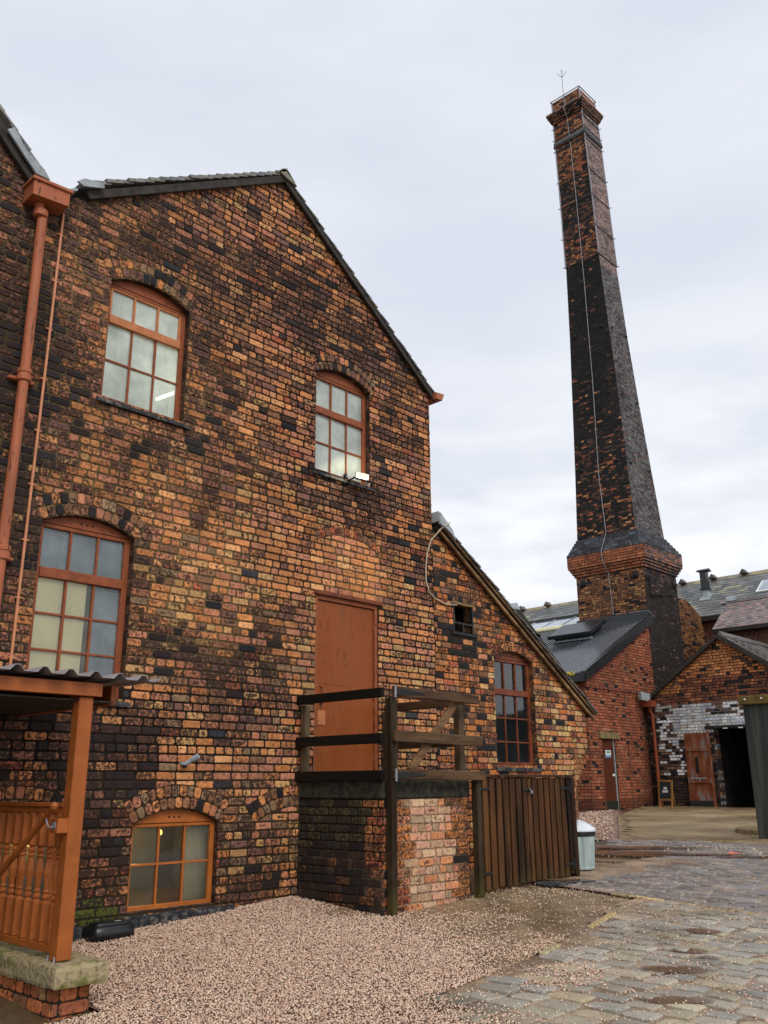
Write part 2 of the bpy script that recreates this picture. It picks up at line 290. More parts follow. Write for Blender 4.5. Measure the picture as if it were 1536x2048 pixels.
# ------------------------------------------------------------------ mesh builder
class MB:
    def __init__(s): s.v = []; s.f = []; s.m = []; s.c = []; s.b = []; s.slots = []
    def slot(s, name):
        if name not in s.slots: s.slots.append(name)
        return s.slots.index(name)
    def add(s, vs, fs, mat, col=(1, 1, 1, 0), buv=None):
        o = len(s.v); s.v.extend([tuple(x) for x in vs]); k = s.slot(mat)
        s.f.extend([tuple(i+o for i in f) for f in fs]); s.m.extend([k]*len(fs))
        s.c.extend([col]*len(vs) if not isinstance(col, list) else col)
        s.b.extend(buv if buv is not None else [(0, 0, 0)]*len(vs))
    def box(s, a, b, mat, col=(1, 1, 1, 0), M=None, bev=0.0):
        x0, y0, z0 = (min(a[i], b[i]) for i in range(3)); x1, y1, z1 = (max(a[i], b[i]) for i in range(3))
        if bev > 0:
            e = min(bev, (x1-x0)*.45, (y1-y0)*.45, (z1-z0)*.45); vs = []; 
            for (X, sx_) in ((x0, 1), (x1, -1)):
                for (Y, sy_) in ((y0, 1), (y1, -1)):
                    for (Z, sz_) in ((z0, 1), (z1, -1)):
                        vs += [(X, Y+sy_*e, Z+sz_*e), (X+sx_*e, Y, Z+sz_*e), (X+sx_*e, Y+sy_*e, Z)]
            def I(i, j, k, a_): return ((i*2+j)*2+k)*3+a_
            fs = []
            fs += [(I(0,0,0,0), I(0,0,1,0), I(0,1,1,0), I(0,1,0,0)), (I(1,0,0,0), I(1,1,0,0), I(1,1,1,0), I(1,0,1,0))]
            fs += [(I(0,0,0,1), I(1,0,0,1), I(1,0,1,1), I(0,0,1,1)), (I(0,1,0,1), I(0,1,1,1), I(1,1,1,1), I(1,1,0,1))]
            fs += [(I(0,0,0,2), I(0,1,0,2), I(1,1,0,2), I(1,0,0,2)), (I(0,0,1,2), I(1,0,1,2), I(1,1,1,2), I(0,1,1,2))]
            for i in (0, 1):
                for j in (0, 1):
                    fs.append((I(i,j,0,0), I(i,j,1,0), I(i,j,1,1), I(i,j,0,1)))
            for i in (0, 1):
                for k in (0, 1):
                    fs.append((I(i,0,k,0), I(i,1,k,0), I(i,1,k,2), I(i,0,k,2)))
            for j in (0, 1):
                for k in (0, 1):
                    fs.append((I(0,j,k,1), I(1,j,k,1), I(1,j,k,2), I(0,j,k,2)))
            for i in (0, 1):
                for j in (0, 1):
                    for k in (0, 1): fs.append((I(i,j,k,0), I(i,j,k,1), I(i,j,k,2)))
        else:
            vs = [(x, y, z) for x in (x0, x1) for y in (y0, y1) for z in (z0, z1)]
            fs = [(0, 1, 3, 2), (4, 6, 7, 5), (0, 4, 5, 1), (2, 3, 7, 6), (0, 2, 6, 4), (1, 5, 7, 3)]
        if M is not None: vs = [tuple(M @ Vector(v)) for v in vs]
        s.add(vs, fs, mat, col)
    def beam(s, p, q, w, h, mat, col=(1, 1, 1, 0), up=(0, 0, 1), bev=.004):
        p, q = Vector(p), Vector(q); d = (q-p); L = d.length; d.normalize(); upv = Vector(up)
        sd_ = d.cross(upv).normalized(); u2 = sd_.cross(d).normalized()
        M = Matrix(((d.x, sd_.x, u2.x, p.x), (d.y, sd_.y, u2.y, p.y), (d.z, sd_.z, u2.z, p.z), (0, 0, 0, 1)))
        s.box((0, -w/2, -h/2), (L, w/2, h/2), mat, col, M, bev)
    def tube(s, pts, r, mat, n=10, col=(1, 1, 1, 0), caps=True):
        pts = [Vector(p) for p in pts]; rings = []; prev = None
        rr = r if isinstance(r, (list, tuple)) else [r]*len(pts)
        for i, p in enumerate(pts):
            d = (pts[min(i+1, len(pts)-1)]-pts[max(i-1, 0)]).normalized()
            if prev is None: a = d.orthogonal().normalized()
            else: a = (prev-d*prev.dot(d)); a = a.normalized() if a.length > 1e-6 else d.orthogonal().normalized()
            prev = a; b = d.cross(a); rings.append([p+(a*math.cos(2*math.pi*k/n)+b*math.sin(2*math.pi*k/n))*rr[i] for k in range(n)])
        vs = [v for R in rings for v in R]; fs = []
        for i in range(len(pts)-1):
            for k in range(n): fs.append((i*n+k, i*n+(k+1) % n, (i+1)*n+(k+1) % n, (i+1)*n+k))
        if caps: fs += [tuple(range(n))[::-1], tuple((len(pts)-1)*n+k for k in range(n))]
        s.add(vs, fs, mat, col)
    def lathe(s, c, prof, mat, n=20, col=(1, 1, 1, 0), ang0=0., ang1=None, M=None):
        vs = []; fs = []
        for (r, z) in prof:
            for k in range(n):
                a = 2*math.pi*k/n; v = Vector((r*math.cos(a), r*math.sin(a), z))
                vs.append((M @ v if M else v)+Vector(c))
        for i in range(len(prof)-1):
            for k in range(n): fs.append((i*n+k, i*n+(k+1) % n, (i+1)*n+(k+1) % n, (i+1)*n+k))
        fs += [tuple(range(n))[::-1], tuple((len(prof)-1)*n+k for k in range(n))]
        s.add(vs, fs, mat, col)
    def prism(s, poly, f, d0, d1, mat, col=(1, 1, 1, 0)):
        """poly: 2-D points; f(u,v,d) -> xyz"""
        n = len(poly); vs = [f(u, v, d0) for u, v in poly]+[f(u, v, d1) for u, v in poly]
        fs = [tuple(range(n)), tuple(range(2*n-1, n-1, -1))]+[(i, n+i, n+(i+1) % n, (i+1) % n) for i in range(n)]
        s.add(vs, fs, mat, col)
    def build(s, name, parent=None, smooth=False, origin=None, fix=True):
        me = bpy.data.meshes.new(name)
        org = Vector(parent['_org']) if parent is not None else Vector(origin or (0, 0, 0))
        v = np.array(s.v, dtype=np.float64)-np.array(org)
        me.from_pydata(v.tolist(), [], s.f)
        for k in s.slots: me.materials.append(MATS[k])
        me.polygons.foreach_set('material_index', s.m)
        a = me.attributes.new('Col', 'FLOAT_COLOR', 'POINT'); a.data.foreach_set('color', np.array(s.c, dtype=np.float32).ravel())
        if any(k.startswith('brick') for k in s.slots):
            b = me.attributes.new('buv', 'FLOAT_VECTOR', 'POINT'); b.data.foreach_set('vector', np.array(s.b, dtype=np.float32).ravel())
        if smooth: me.polygons.foreach_set('use_smooth', [True]*len(me.polygons))
        me.update()
        if fix and len(me.polygons) < 4000:
            import bmesh
            bm = bmesh.new(); bm.from_mesh(me); bmesh.ops.recalc_face_normals(bm, faces=bm.faces); bm.to_mesh(me); bm.free()
        o = bpy.data.objects.new(name, me); COL.objects.link(o)
        if parent is not None: o.parent = parent
        else: o.location = org
        o['_org'] = tuple(org)
        return o

def thing(name, loc, label, cat, group=None):
    o = bpy.data.objects.new(name, None); COL.objects.link(o); o.location = loc; o.empty_display_size = .2
    o['_org'] = tuple(loc); o['label'] = label; o['category'] = cat
    if group: o['group'] = group
    return o
def tag(o, label, cat, group=None, kind=None):
    if label: o['label'] = label
    if cat: o['category'] = cat
    if group: o['group'] = group
    if kind: o['kind'] = kind
    return o

# ------------------------------------------------------------------ brickwork
def vnoise(x, y, seed=0):
    def h(i, j):
        n = (i*374761393+j*668265263+seed*974634777) & 0xffffffff; n = ((n ^ (n >> 13))*1274126177) & 0xffffffff
        return ((n ^ (n >> 16)) & 0xffff)/65535.0
    i, j = math.floor(x), math.floor(y); fx, fy = x-i, y-j; fx = fx*fx*(3-2*fx); fy = fy*fy*(3-2*fy)
    a = h(i, j)*(1-fx)+h(i+1, j)*fx; b = h(i, j+1)*(1-fx)+h(i+1, j+1)*fx
    return a*(1-fy)+b*fy
def fbm(x, y, seed=0): return (vnoise(x, y, seed)*.55+vnoise(x*2.1+5, y*2.1+3, seed+1)*.3+vnoise(x*4.3+1, y*4.3+7, seed+2)*.15)
def area(p):
    return abs(sum(p[i][0]*p[(i+1) % len(p)][1]-p[(i+1) % len(p)][0]*p[i][1] for i in range(len(p))))*.5
def ccw(p):
    s = sum(p[i][0]*p[(i+1) % len(p)][1]-p[(i+1) % len(p)][0]*p[i][1] for i in range(len(p)))
    return p if s > 0 else p[::-1]
def halfplanes(poly):
    poly = ccw(poly); out = []
    for i in range(len(poly)):
        (x0, y0), (x1, y1) = poly[i], poly[(i+1) % len(poly)]
        n = (y1-y0, x0-x1); L = math.hypot(*n)
        if L < 1e-9: continue
        n = (n[0]/L, n[1]/L); out.append((n[0], n[1], n[0]*x0+n[1]*y0))     # inside: n.p <= c
    return out
def clip(p, a, b, c):
    out = []; n = len(p)
    for i in range(n):
        P, Q = p[i], p[(i+1) % n]; dp = a*P[0]+b*P[1]-c; dq = a*Q[0]+b*Q[1]-c
        if dp <= 1e-9: out.append(P)
        if (dp < -1e-9 and dq > 1e-9) or (dp > 1e-9 and dq < -1e-9):
            t = dp/(dp-dq); out.append((P[0]+t*(Q[0]-P[0]), P[1]+t*(Q[1]-P[1])))
    return out
def inside_all(p, hp): return all(a*x+b*y <= c+1e-9 for (a, b, c) in hp for (x, y) in p)
def outside_any(p, hp): return any(all(a*x+b*y >= c-1e-9 for (x, y) in p) for (a, b, c) in hp)
def cliphp(p, hp):
    for h in hp:
        p = clip(p, *h)
        if len(p) < 3: return None
    return p
def subtract(p, hp, allp=False):
    if outside_any(p, hp): return [p]
    pieces = []; rest = p
    for (a, b, c) in hp:
        o = clip(rest, -a, -b, -c) if allp else clip(p, -a, -b, -c)
        if len(o) >= 3 and area(o) > 1e-5: pieces.append(o)
        if allp:
            rest = clip(rest, a, b, c)
            if len(rest) < 3: break
    if allp: return pieces
    return [max(pieces, key=area)] if pieces else []
def add_brick(mb, P, poly, col, alpha, rng, L=.225, H=.07, h=.009, detail=2, mat='brick_old'):
    """one brick whose face is poly (u,v); P(u,v,d) maps to the scene"""
    poly = ccw(poly); us = [p[0] for p in poly]; vs_ = [p[1] for p in poly]
    cx, cy = (min(us)+max(us))/2, (min(vs_)+max(vs_))/2; hx, hy = max(1e-4, (max(us)-min(us))/2), max(1e-4, (max(vs_)-min(vs_))/2)
    if hx < .006 or hy < .006: return
    if detail >= 2 and len(poly) == 4:
        r = min(hx, hy)*.36*rng.uniform(.6, 1.4); q = []
        for i in range(4):
            A, B, C = poly[i-1], poly[i], poly[(i+1) % 4]
            for T in (A, C):
                l = math.hypot(T[0]-B[0], T[1]-B[1]); k = min(.45, r/l) if l > 0 else 0
                q.append((B[0]+(T[0]-B[0])*k, B[1]+(T[1]-B[1])*k))
        poly = q
    n = len(poly); jt = .0022 if detail >= 2 else .0
    if jt: poly = [(x+rng.uniform(-jt, jt), y+rng.uniform(-jt, jt)) for x, y in poly]
    dh = rng.uniform(-.002, .003) if detail >= 2 else rng.uniform(-.0015, .0015); tx, ty = rng.uniform(-.0015, .0015), rng.uniform(-.0015, .0015)
    ins = .006 if detail >= 2 else .004
    def inset(x, y, e): return (cx+(x-cx)*max(.2, 1-e/hx), cy+(y-cy)*max(.2, 1-e/hy))
    kd = rng.random(); kd = 1 if kd < .07 else (2 if kd < .16 else 0)
    def nz(x, y): return ((x-cx)/hx, (y-cy)/hy, kd)
    rings = [[P(x, y, -.002) for x, y in poly]]; buv = [nz(x, y) for x, y in poly]
    if detail >= 2:
        rings.append([P(x, y, h+dh-.004) for x, y in poly]); buv += [nz(x, y) for x, y in poly]
    top = [inset(x, y, ins) for x, y in poly]
    rings.append([P(x, y, h+dh+tx*(x-cx)/hx+ty*(y-cy)/hy) for x, y in top]); buv += [nz(x, y) for x, y in top]
    V = [v for R in rings for v in R]; F = []
    for k in range(len(rings)-1):
        for i in range(n): F.append((k*n+i, k*n+(i+1) % n, (k+1)*n+(i+1) % n, (k+1)*n+i))
    F.append(tuple((len(rings)-1)*n+i for i in range(n)))
    mb.add(V, F, mat, (col[0], col[1], col[2], alpha), buv)
def brickwork(mb, P, region, pal, mort, holes=(), rings=(), course=.081, L=.20, joint=.011, detail=2, seed=1, hdr=.16, hrow=5, mat='brick_old', h=.009, mortar_step=.39, v0=None, mort_holes=None, fill=None):
    """holes: openings; rings: areas the bricks leave free for arches"""
    rng = random.Random(seed); region = ccw(region); hp = halfplanes(region)
    us = [p[0] for p in region]; vs_ = [p[1] for p in region]; u0, u1, z0, z1 = min(us), max(us), min(vs_), max(vs_)
    if v0 is not None: z0 = v0
    hh = [(halfplanes(k), (min(p[0] for p in k), max(p[0] for p in k), min(p[1] for p in k), max(p[1] for p in k))) for k in list(holes)+list(rings)]
    mh = [(halfplanes(k), (min(p[0] for p in k), max(p[0] for p in k), min(p[1] for p in k), max(p[1] for p in k))) for k in (mort_holes if mort_holes is not None else holes)]
    r = 0; z = z0
    while z < z1:
        header_row = (r % hrow == hrow-1); u = u0-(L+joint)*(.25 if r % 2 else .75)+rng.uniform(-.03, .03)
        wav = 0
        while u < u1:
            l = (L-joint)/2 if (header_row or rng.random() < hdr) else L+rng.uniform(-.006, .006)
            j2 = joint*rng.uniform(.7, 1.4)
            q = [(u, z+joint/2), (u+l, z+joint/2), (u+l, z+course-joint/2), (u, z+course-joint/2)]
            cu_, cv_ = u+l/2, z+course/2; u += l+j2
            if not inside_all(q, hp):
                q = cliphp(q, hp)
                if not q or area(q) < .0006: continue
            ok = True
            for (k, bb) in hh:
                if max(p[0] for p in q) < bb[0] or min(p[0] for p in q) > bb[1] or max(p[1] for p in q) < bb[2] or min(p[1] for p in q) > bb[3]: continue
                s = subtract(q, k)
                if not s or area(s[0]) < .0008: ok = False; break
                q = s[0]
            if not ok: continue
            c, al = pal(cu_, cv_, rng)
            add_brick(mb, P, q, c, al, rng, h=h, detail=detail, mat=mat)
        z += course; r += 1
    # mortar bed
    z = z0; dv = course
    while z < z1:
        u = u0
        while u < u1:
            q = [(u, z), (min(u+mortar_step, u1), z), (min(u+mortar_step, u1), z+dv), (u, z+dv)]; u += mortar_step
            if not inside_all(q, hp):
                q = cliphp(q, hp)
                if not q or area(q) < 1e-5: continue
            ps = [q]
            for (k, bb) in mh:
                nx = []
                for a_ in ps: nx += subtract(a_, k, True)
                ps = nx
            for a_ in ps:
                cols = [tuple(mort(x, y))+(1,) for x, y in a_]
                mb.add([P(x, y, 0) for x, y in a_], [tuple(range(len(a_)))], 'mortar', cols)
        z += dv
def arch_pts(x0, x1, zs, rise, n=7, out=0.0):
    w = x1-x0; R = (w*w/4+rise*rise)/(2*rise); cx = (x0+x1)/2; cz = zs+rise-R; a = math.asin(w/2/R)
    return [(cx+(R+out)*math.sin(-a+2*a*i/(n-1)), cz+(R+out)*math.cos(-a+2*a*i/(n-1))) for i in range(n)]
def opening(x0, x1, z0, zs, rise): return [(x0, z0), (x1, z0)]+arch_pts(x0, x1, zs, rise)[::-1]
def ring_area(x0, x1, z0, zs, rise, t): return [(x0, zs-.01), (x1, zs-.01)]+arch_pts(x0, x1, zs, rise, 9, t)[::-1]
def voussoirs(mb, P, x0, x1, zs, rise, nrings, pal, rng, thick=.108, wv=.07, detail=2, mat='brick_old', h=.011):
    w = x1-x0; R = (w*w/4+rise*rise)/(2*rise); cx = (x0+x1)/2; cz = zs+rise-R; a = math.asin(w/2/R)
    for k in range(nrings):
        r0 = R+k*thick+.004; r1 = r0+thick-.010; n = max(3, int(2*a*(r0+thick/2)/(wv+.01)))
        for i in range(n):
            t0 = -a+2*a*(i+.06)/n; t1 = -a+2*a*(i+.94)/n
            q = [(cx+r0*math.sin(t0), cz+r0*math.cos(t0)), (cx+r0*math.sin(t1), cz+r0*math.cos(t1)), (cx+r1*math.sin(t1), cz+r1*math.cos(t1)), (cx+r1*math.sin(t0), cz+r1*math.cos(t0))]
            c, al = pal(q[0][0], q[0][1], rng); add_brick(mb, P, q, c, al, rng, h=h, detail=detail, mat=mat)
def reveal(mb, P, op, depth, pal, rng, mat='brick_old', course=.078):
    op = ccw(op)
    for i in range(len(op)):
        (x0, y0), (x1, y1) = op[i], op[(i+1) % len(op)]; n = max(1, int(math.hypot(x1-x0, y1-y0)/course))
        for k in range(n):
            a = (x0+(x1-x0)*k/n, y0+(y1-y0)*k/n); b = (x0+(x1-x0)*(k+1)/n, y0+(y1-y0)*(k+1)/n)
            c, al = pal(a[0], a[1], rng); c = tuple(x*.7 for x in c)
            mb.add([P(a[0], a[1], 0), P(b[0], b[1], 0), P(b[0], b[1], -depth), P(a[0], a[1], -depth)], [(0, 1, 2, 3)], mat, (c[0], c[1], c[2], al))

# brick colours (albedo) -------------------------------------------------
ORG = (.56, .228, .085); ORL = (.72, .335, .14); BUF = (.55, .31, .125); PNK = (.49, .20, .11); RED = (.42, .12, .055); BRN = (.26, .125, .065)
PUR = (.22, .105, .075); BLK = (.020, .020, .023); SLT = (.038, .042, .048); OLV = (.27, .165, .09); SMK = (.07, .045, .032)
def pick(rng, table):
    s = sum(w for w, _ in table); r = rng.random()*s
    for w, c in table:
        r -= w
        if r <= 0: break
    k = rng.uniform(.78, 1.22); d = rng.uniform(-.06, .06)
    return (c[0]*k, c[1]*k*(1+d), c[2]*k*(1+2*d))
def mixc3(a, b, t): return tuple(x*(1-t)+y*t for x, y in zip(a, b))
def soot_main(u, z):
    """where the old smoke and damp have blackened the wall: 0 clean .. 1 black"""
    def g(cu, cz, ru, rz_, k): return k*math.exp(-((u-cu)/ru)**2-((z-cz)/rz_)**2)
    d = g(3.2, 5.4, .55, 1.8, .75)+g(3.1, 3.0, .45, 1.6, .7)+g(4.0, 1.45, 1.0, .5, .95)+g(4.1, .5, .6, .6, .45)+g(6.15, .45, .75, .5, .5)+g(5.0, -.1, 3.5, .28, .5)
    d += g(6.6, 7.2, 1.2, .6, .35)+g(7.9, 4.15, .5, .55, .6)+g(6.2, 5.2, .6, 1.0, .4)+g(7.2, 6.5, .9, .35, .55)+g(4.45, 6.5, .8, .3, .5)+g(8.55, 2.7, .35, .9, .3)+g(5.1, 2.3, .8, .35, .55)+g(4.4, 4.45, .8, .22, .4)+g(5.3, 3.9, .35, .25, .35)
    n = fbm(u*1.15+2, z*1.0+5, 41); n2 = fbm(u*3.1, z*3.6, 47)
    return max(0, min(1, d*(.25+1.15*n)+(n-.50)*1.5+(n2-.5)*1.0+(.10 if z > 5.4 else 0)))
def pal_main(u, z, rng):
    n = fbm(u*.55+3, z*.8, 11); n2 = fbm(u*1.3, z*1.9+7, 23)
    o, b, p, r, br, pu, bk, ol = 1.5, .45, 1.2, .2, 1.4, 1.2, .45, .25
    if u < 3.75: o *= .40; b *= .5; p *= .7; bk *= 2.6; pu *= 1.5
    if z > 5.4: b *= .5; pu *= 2.0; br *= 1.5; ol *= .2
    if 5.2 < u < 7.2 and z > 5.5: o *= 1.5; b *= 1.4
    if u > 7.4 and z > 5: o *= 1.2; p *= 1.4
    band = max(0, 1-abs(z-3.75)/.7)*(1 if 3.4 < u < 8 else .3)
    o *= 1+3.0*band; p *= 1+2.0*band; bk *= 1-.55*band
    if z < 3.2: b *= 1.9; ol *= 2.2; o *= .95; pu *= .7
    if 5.5 < u < 8.9 and 1.2 < z < 4.3: o *= 1.7; b *= 1.8; p *= 1.6; bk *= .6
    if z < 1.2: o *= .6; ol *= 1.6; bk *= 1.4; br *= 1.5; r *= 2
    if u < 4.6 and 1.0 < z < 2.6: bk *= 1.5; br *= 1.5; o *= .7
    D = soot_main(u, z); bk *= .16+3.6*D*D; pu *= .6+1.3*D; br *= .7+1.0*D; o *= 1.35-1.1*D; b *= 1.3-1.1*D; p *= 1.2-.8*D
    if 8.5 < u and z > 4.6: o *= 3; p *= 3; bk *= .4                         # repaired quoins
    if 6.8 < u < 7.83 and 3.2 < z < 3.95: o, b, p, r, br, pu, bk, ol = 3.5, .6, 3.0, .3, .8, .1, .05, .05
    if 4.75 < u < 5.25 and 1.12 < z < 1.5: o, p, bk, pu = 5, 2.5, .3, .2      # patch round the vent pipe
    if 7.78 < u < 7.95 and z < 3.1: o *= 2; r *= 3
    c = pick(rng, [(o+br*.5, ORG), (o*.35, ORL), (b, BUF), (p+pu*.5, PNK), (r, RED), (br*.6, BRN), (pu*.6, PUR), (bk, BLK), (bk*.5, SLT), (ol, OLV)])
    dk = (br+pu+bk)/(o+b+p+br+pu+bk); al = min(1, max(0, rng.gauss(.16+dk*.75+.35*D, .24)))
    c = tuple(x*(1-.40*D)*(.92 if z > 5.4 else 1) for x in c)
    if 3.2 < z < 3.95 and 6.8 < u < 7.83: al *= .3; c = tuple(min(.8, x*1.12) for x in pick(rng, [(2, ORG), (1, ORL), (1, PNK)]))
    if u < 4.55 and z < .20 and rng.random() < .45: c = (.10, .12, .02)         # moss low down
    if u > 6.58 and z < 1.0: c = tuple(x*.6 for x in c)
    return c, al
def mort_main(u, z):
    n = fbm(u*.8+9, z*.8+2, 5)*1.6-.8
    tan = 1/(1+math.exp(-4*((6.2-u)+(z-4.2)*-.25+n*2))) if z > 2 else .0
    if z > 2: tan *= min(1, (z-1.9)/.7+n*.8) if z < 2.8 else 1
    if z < 1.15: tan = .25+n*.2
    if 6.8 < u < 7.83 and 3.2 < z < 4.0: tan = 1
    tan = max(0, min(1, tan)); D = soot_main(u, z) if z < 8.6 else 0; k = 1-.6*D; return tuple(x*k for x in mixc3((.018, .014, .012), (.23, .155, .075), tan))
def pal_lean(u, z, rng):
    n = fbm(u*1.1+3, z*1.1, 31); o, b, p, r, bk, pu = 4.0, .35, .8, 1.8, 1.1, .5
    if u > 11.1 or (u > 10.6 and z > 2.9): o, b, p, r, bk = 2.2, 2.4, 1.4, .3, .3
    if 1.45 < z < 2.3 and u > 11.1: b *= 1.4
    if u < 10 and z > 3.0: bk *= 3; pu *= 2
    if u < 9.3 and z > 3.5: bk *= 1.6
    if 9.2 < u < 9.75 and 2.75 < z < 3.08 and rng.random() < .8: return (.02, .02, .018), .2
    if n > .55: bk *= 2.2
    c = pick(rng, [(o, ORG), (o*.8, (.50, .17, .05)), (b, BUF), (b*.4, (.60, .40, .18)), (p, PNK), (r, RED), (bk, BLK), (bk, BRN), (pu, PUR)])
    return c, rng.choice((.0, .15, .4, .75) if u > 10.6 else (.1, .3, .6, .9))
def mort_lean(u, z): return mixc3((.035, .027, .02), (.14, .10, .06), max(0, min(1, fbm(u, z, 3)*1.8-.6+(.3 if u > 11.1 else 0))))
Pfront = lambda u, v, d: (u, -d, v)

def simple_brick_wall(mb, P, region, base=(.22, .10, .06), mat='brick_far', seed=5, holes=(), course=.078, L=.225, dark=.3, hdr=.2):
    def pl(u, v, rng):
        n = fbm(u*.7, v*.7, seed)
        return pick(rng, [(1.4, base), (.8, tuple(x*.6 for x in base)), (dark*(3 if n > .55 else 1), SMK), (.5, tuple(min(1, x*1.4) for x in base))]), .5
    brickwork(mb, P, region, pl, lambda u, v: (.05, .035, .028), holes=holes, detail=1, seed=seed, mat=mat, course=course, L=L, h=.006, hdr=hdr, mortar_step=1.2)

# ------------------------------------------------------------------ ground height
def gz(x, y):
    fx = np.interp(x, [-12, 0, 3.5, 4.15, 6.55, 7.94, 9.86, 12, 16, 22, 25, 60], [-.7, -.28, -.17, -.13, 0, .06, .09, .14, .24, .36, .40, .5])
    s = np.interp(x, [3, 8, 12, 20], [.075, .06, .035, .015])
    return float(fx+s*min(6, max(-12, y)))

# ================================================================== the setting: ground
rngG = random.Random(42)
def sheet(name, mat, cells, off, poly=None, inc=None, step=.25, bbox=None, rag=.0, seed=3):
    """ground sheet on gz + off made of cells; inc(x,y) decides which cells belong"""
    x0, x1, y0, y1 = bbox; nx = int((x1-x0)/step)+1; ny = int((y1-y0)/step)+1; idx = {}; mb = MB()
    vs = []; fs = []
    def V(i, j):
        if (i, j) not in idx:
            x, y = x0+i*step, y0+j*step; idx[(i, j)] = len(vs)
            vs.append((x, y, gz(x, y)+off+(fbm(x*1.7, y*1.7, seed)-.5)*rag))
        return idx[(i, j)]
    for i in range(nx):
        for j in range(ny):
            if inc is None or inc(x0+(i+.5)*step, y0+(j+.5)*step): fs.append((V(i, j), V(i+1, j), V(i+1, j+1), V(i, j+1)))
    mb.add(vs, fs, mat); o = mb.build(name, fix=False); o['kind'] = 'structure'; return o
def pinpoly(x, y, poly):
    c = False; n = len(poly)
    for i in range(n):
        (a, b), (d, e) = poly[i], poly[(i+1) % n]
        if (b > y) != (e > y) and x < (d-a)*(y-b)/(e-b)+a: c = not c
    return c
# the one sheet that reaches the horizon (gaps left for the sunk stair well by the porch)
gx = [-400, -150, -60, -30]+[-12+i*.5 for i in range(0, 150)]+[80, 120, 250, 600]
gy = [-400, -150, -60, -30]+[-13+i*.5 for i in range(0, 70)]+[40, 80, 200, 600]
mb = MB(); vs = [(x, y, gz(max(-12, min(60, x)), y)-.03-(.62 if (x < 3.0 and y > -1.6) else 0)) for x in gx for y in gy]
fs = [(i*len(gy)+j, (i+1)*len(gy)+j, (i+1)*len(gy)+j+1, i*len(gy)+j+1) for i in range(len(gx)-1) for j in range(len(gy)-1)]
mb.add(vs, fs, 'earth'); o = mb.build('ground', fix=False); o['kind'] = 'structure'

def edge_y(x):     # line between gravel / dirt (north) and setts (south)
    return np.interp(x, [3, 6.25, 7.22, 7.92, 9.0], [-3.25, -3.12, -2.94, -2.80, -2.52])
def gravel_density(x, y):
    if x < 2.85 or (x < 3.42 and y > -1.78) or y > .0: return 0
    if x > 6.55 and x < 8.02 and y > -1.30: return 0
    n = fbm(x*1.1, y*1.1, 77); d = 0
    if x < 9.2 and y > edge_y(x):
        d = 1.0 if x < 5.9 else max(.03+.5*max(0, fbm(x*2.2, y*2.2, 21)-.5), 1.0-(x-5.9)/1.3+(n-.5)*2.2)
        if x > 7.9: d = min(d, .16)
    else:
        if x < 9.1:
            t = (x-4.55)+( -3.1-y)*-.10
            d = max(0, 1.05-max(0, t)/.75+(n-.5)*1.4) if t > 0 else 1.0
            d = max(d, .05)
            if math.hypot((x-6.05)/.42, (y+3.55)/.25) < 1: d = max(d, .75*(n+.3))
    return max(0, min(1, d))
sheet('gravel_bed', 'gravel_m', None, -.004, inc=lambda x, y: gravel_density(x, y) > .62, step=.08, bbox=(2.85, 7.6, -9.0, 0.0), rag=.01)
sheet('dirt_path', 'dirt_patch_m', None, -.012, inc=lambda x, y: (6.0 < x < 12.6+(fbm(y, x, 5)-.5)*1.5) and (y > edge_y(x)-.05 if x < 9.1 else y > -1.75+(fbm(x*1.3, y, 9)-.5)*.9-.0*(x-9)) and y < 0.0, step=.1, bbox=(6.0, 13.6, -3.3, 0.0), rag=.02)
sheet('gravel_verge', 'gravel_far_m', None, -.006, inc=lambda x, y: y < 5.5 and (y > .35+(x-14.0)*.58 if x > 14.0 else y > .9), step=.2, bbox=(12.4, 24.8, .2, 5.6), rag=.03)
# concrete ramp up to the works door
ramp = [(14.05, .50), (14.95, -1.25), (16.2, -1.55), (24.85, 1.6), (24.85, 5.0), (23.6, 5.25), (19.45, 3.6)]
mb = MB(); st = .25; idx = {}; vs = []; fs = []
for i in range(int(11/st)+1):
    for j in range(int(7/st)+1):
        x, y = 14+i*st, -1.6+j*st
        if all(pinpoly(a_, b_, ramp) for a_, b_ in ((x, y), (x+st, y), (x+st, y+st), (x, y+st))) :
            q = [(x, y), (x+st, y), (x+st, y+st), (x, y+st)]
            o_ = len(vs); vs += [(a_, b_, gz(a_, b_)+.03) for a_, b_ in q]; fs.append((o_, o_+1, o_+2, o_+3))
mb.add(vs, fs, 'ramp_m')
n = len(ramp); mb.add([(x, y, gz(x, y)+.028) for x, y in ramp]+[(x, y, gz(x, y)-.1) for x, y in ramp], [tuple(range(n))]+[(i, n+i, n+(i+1) % n, (i+1) % n) for i in range(n)], 'ramp_m')
o = mb.build('concrete_path', fix=False); o['kind'] = 'structure'

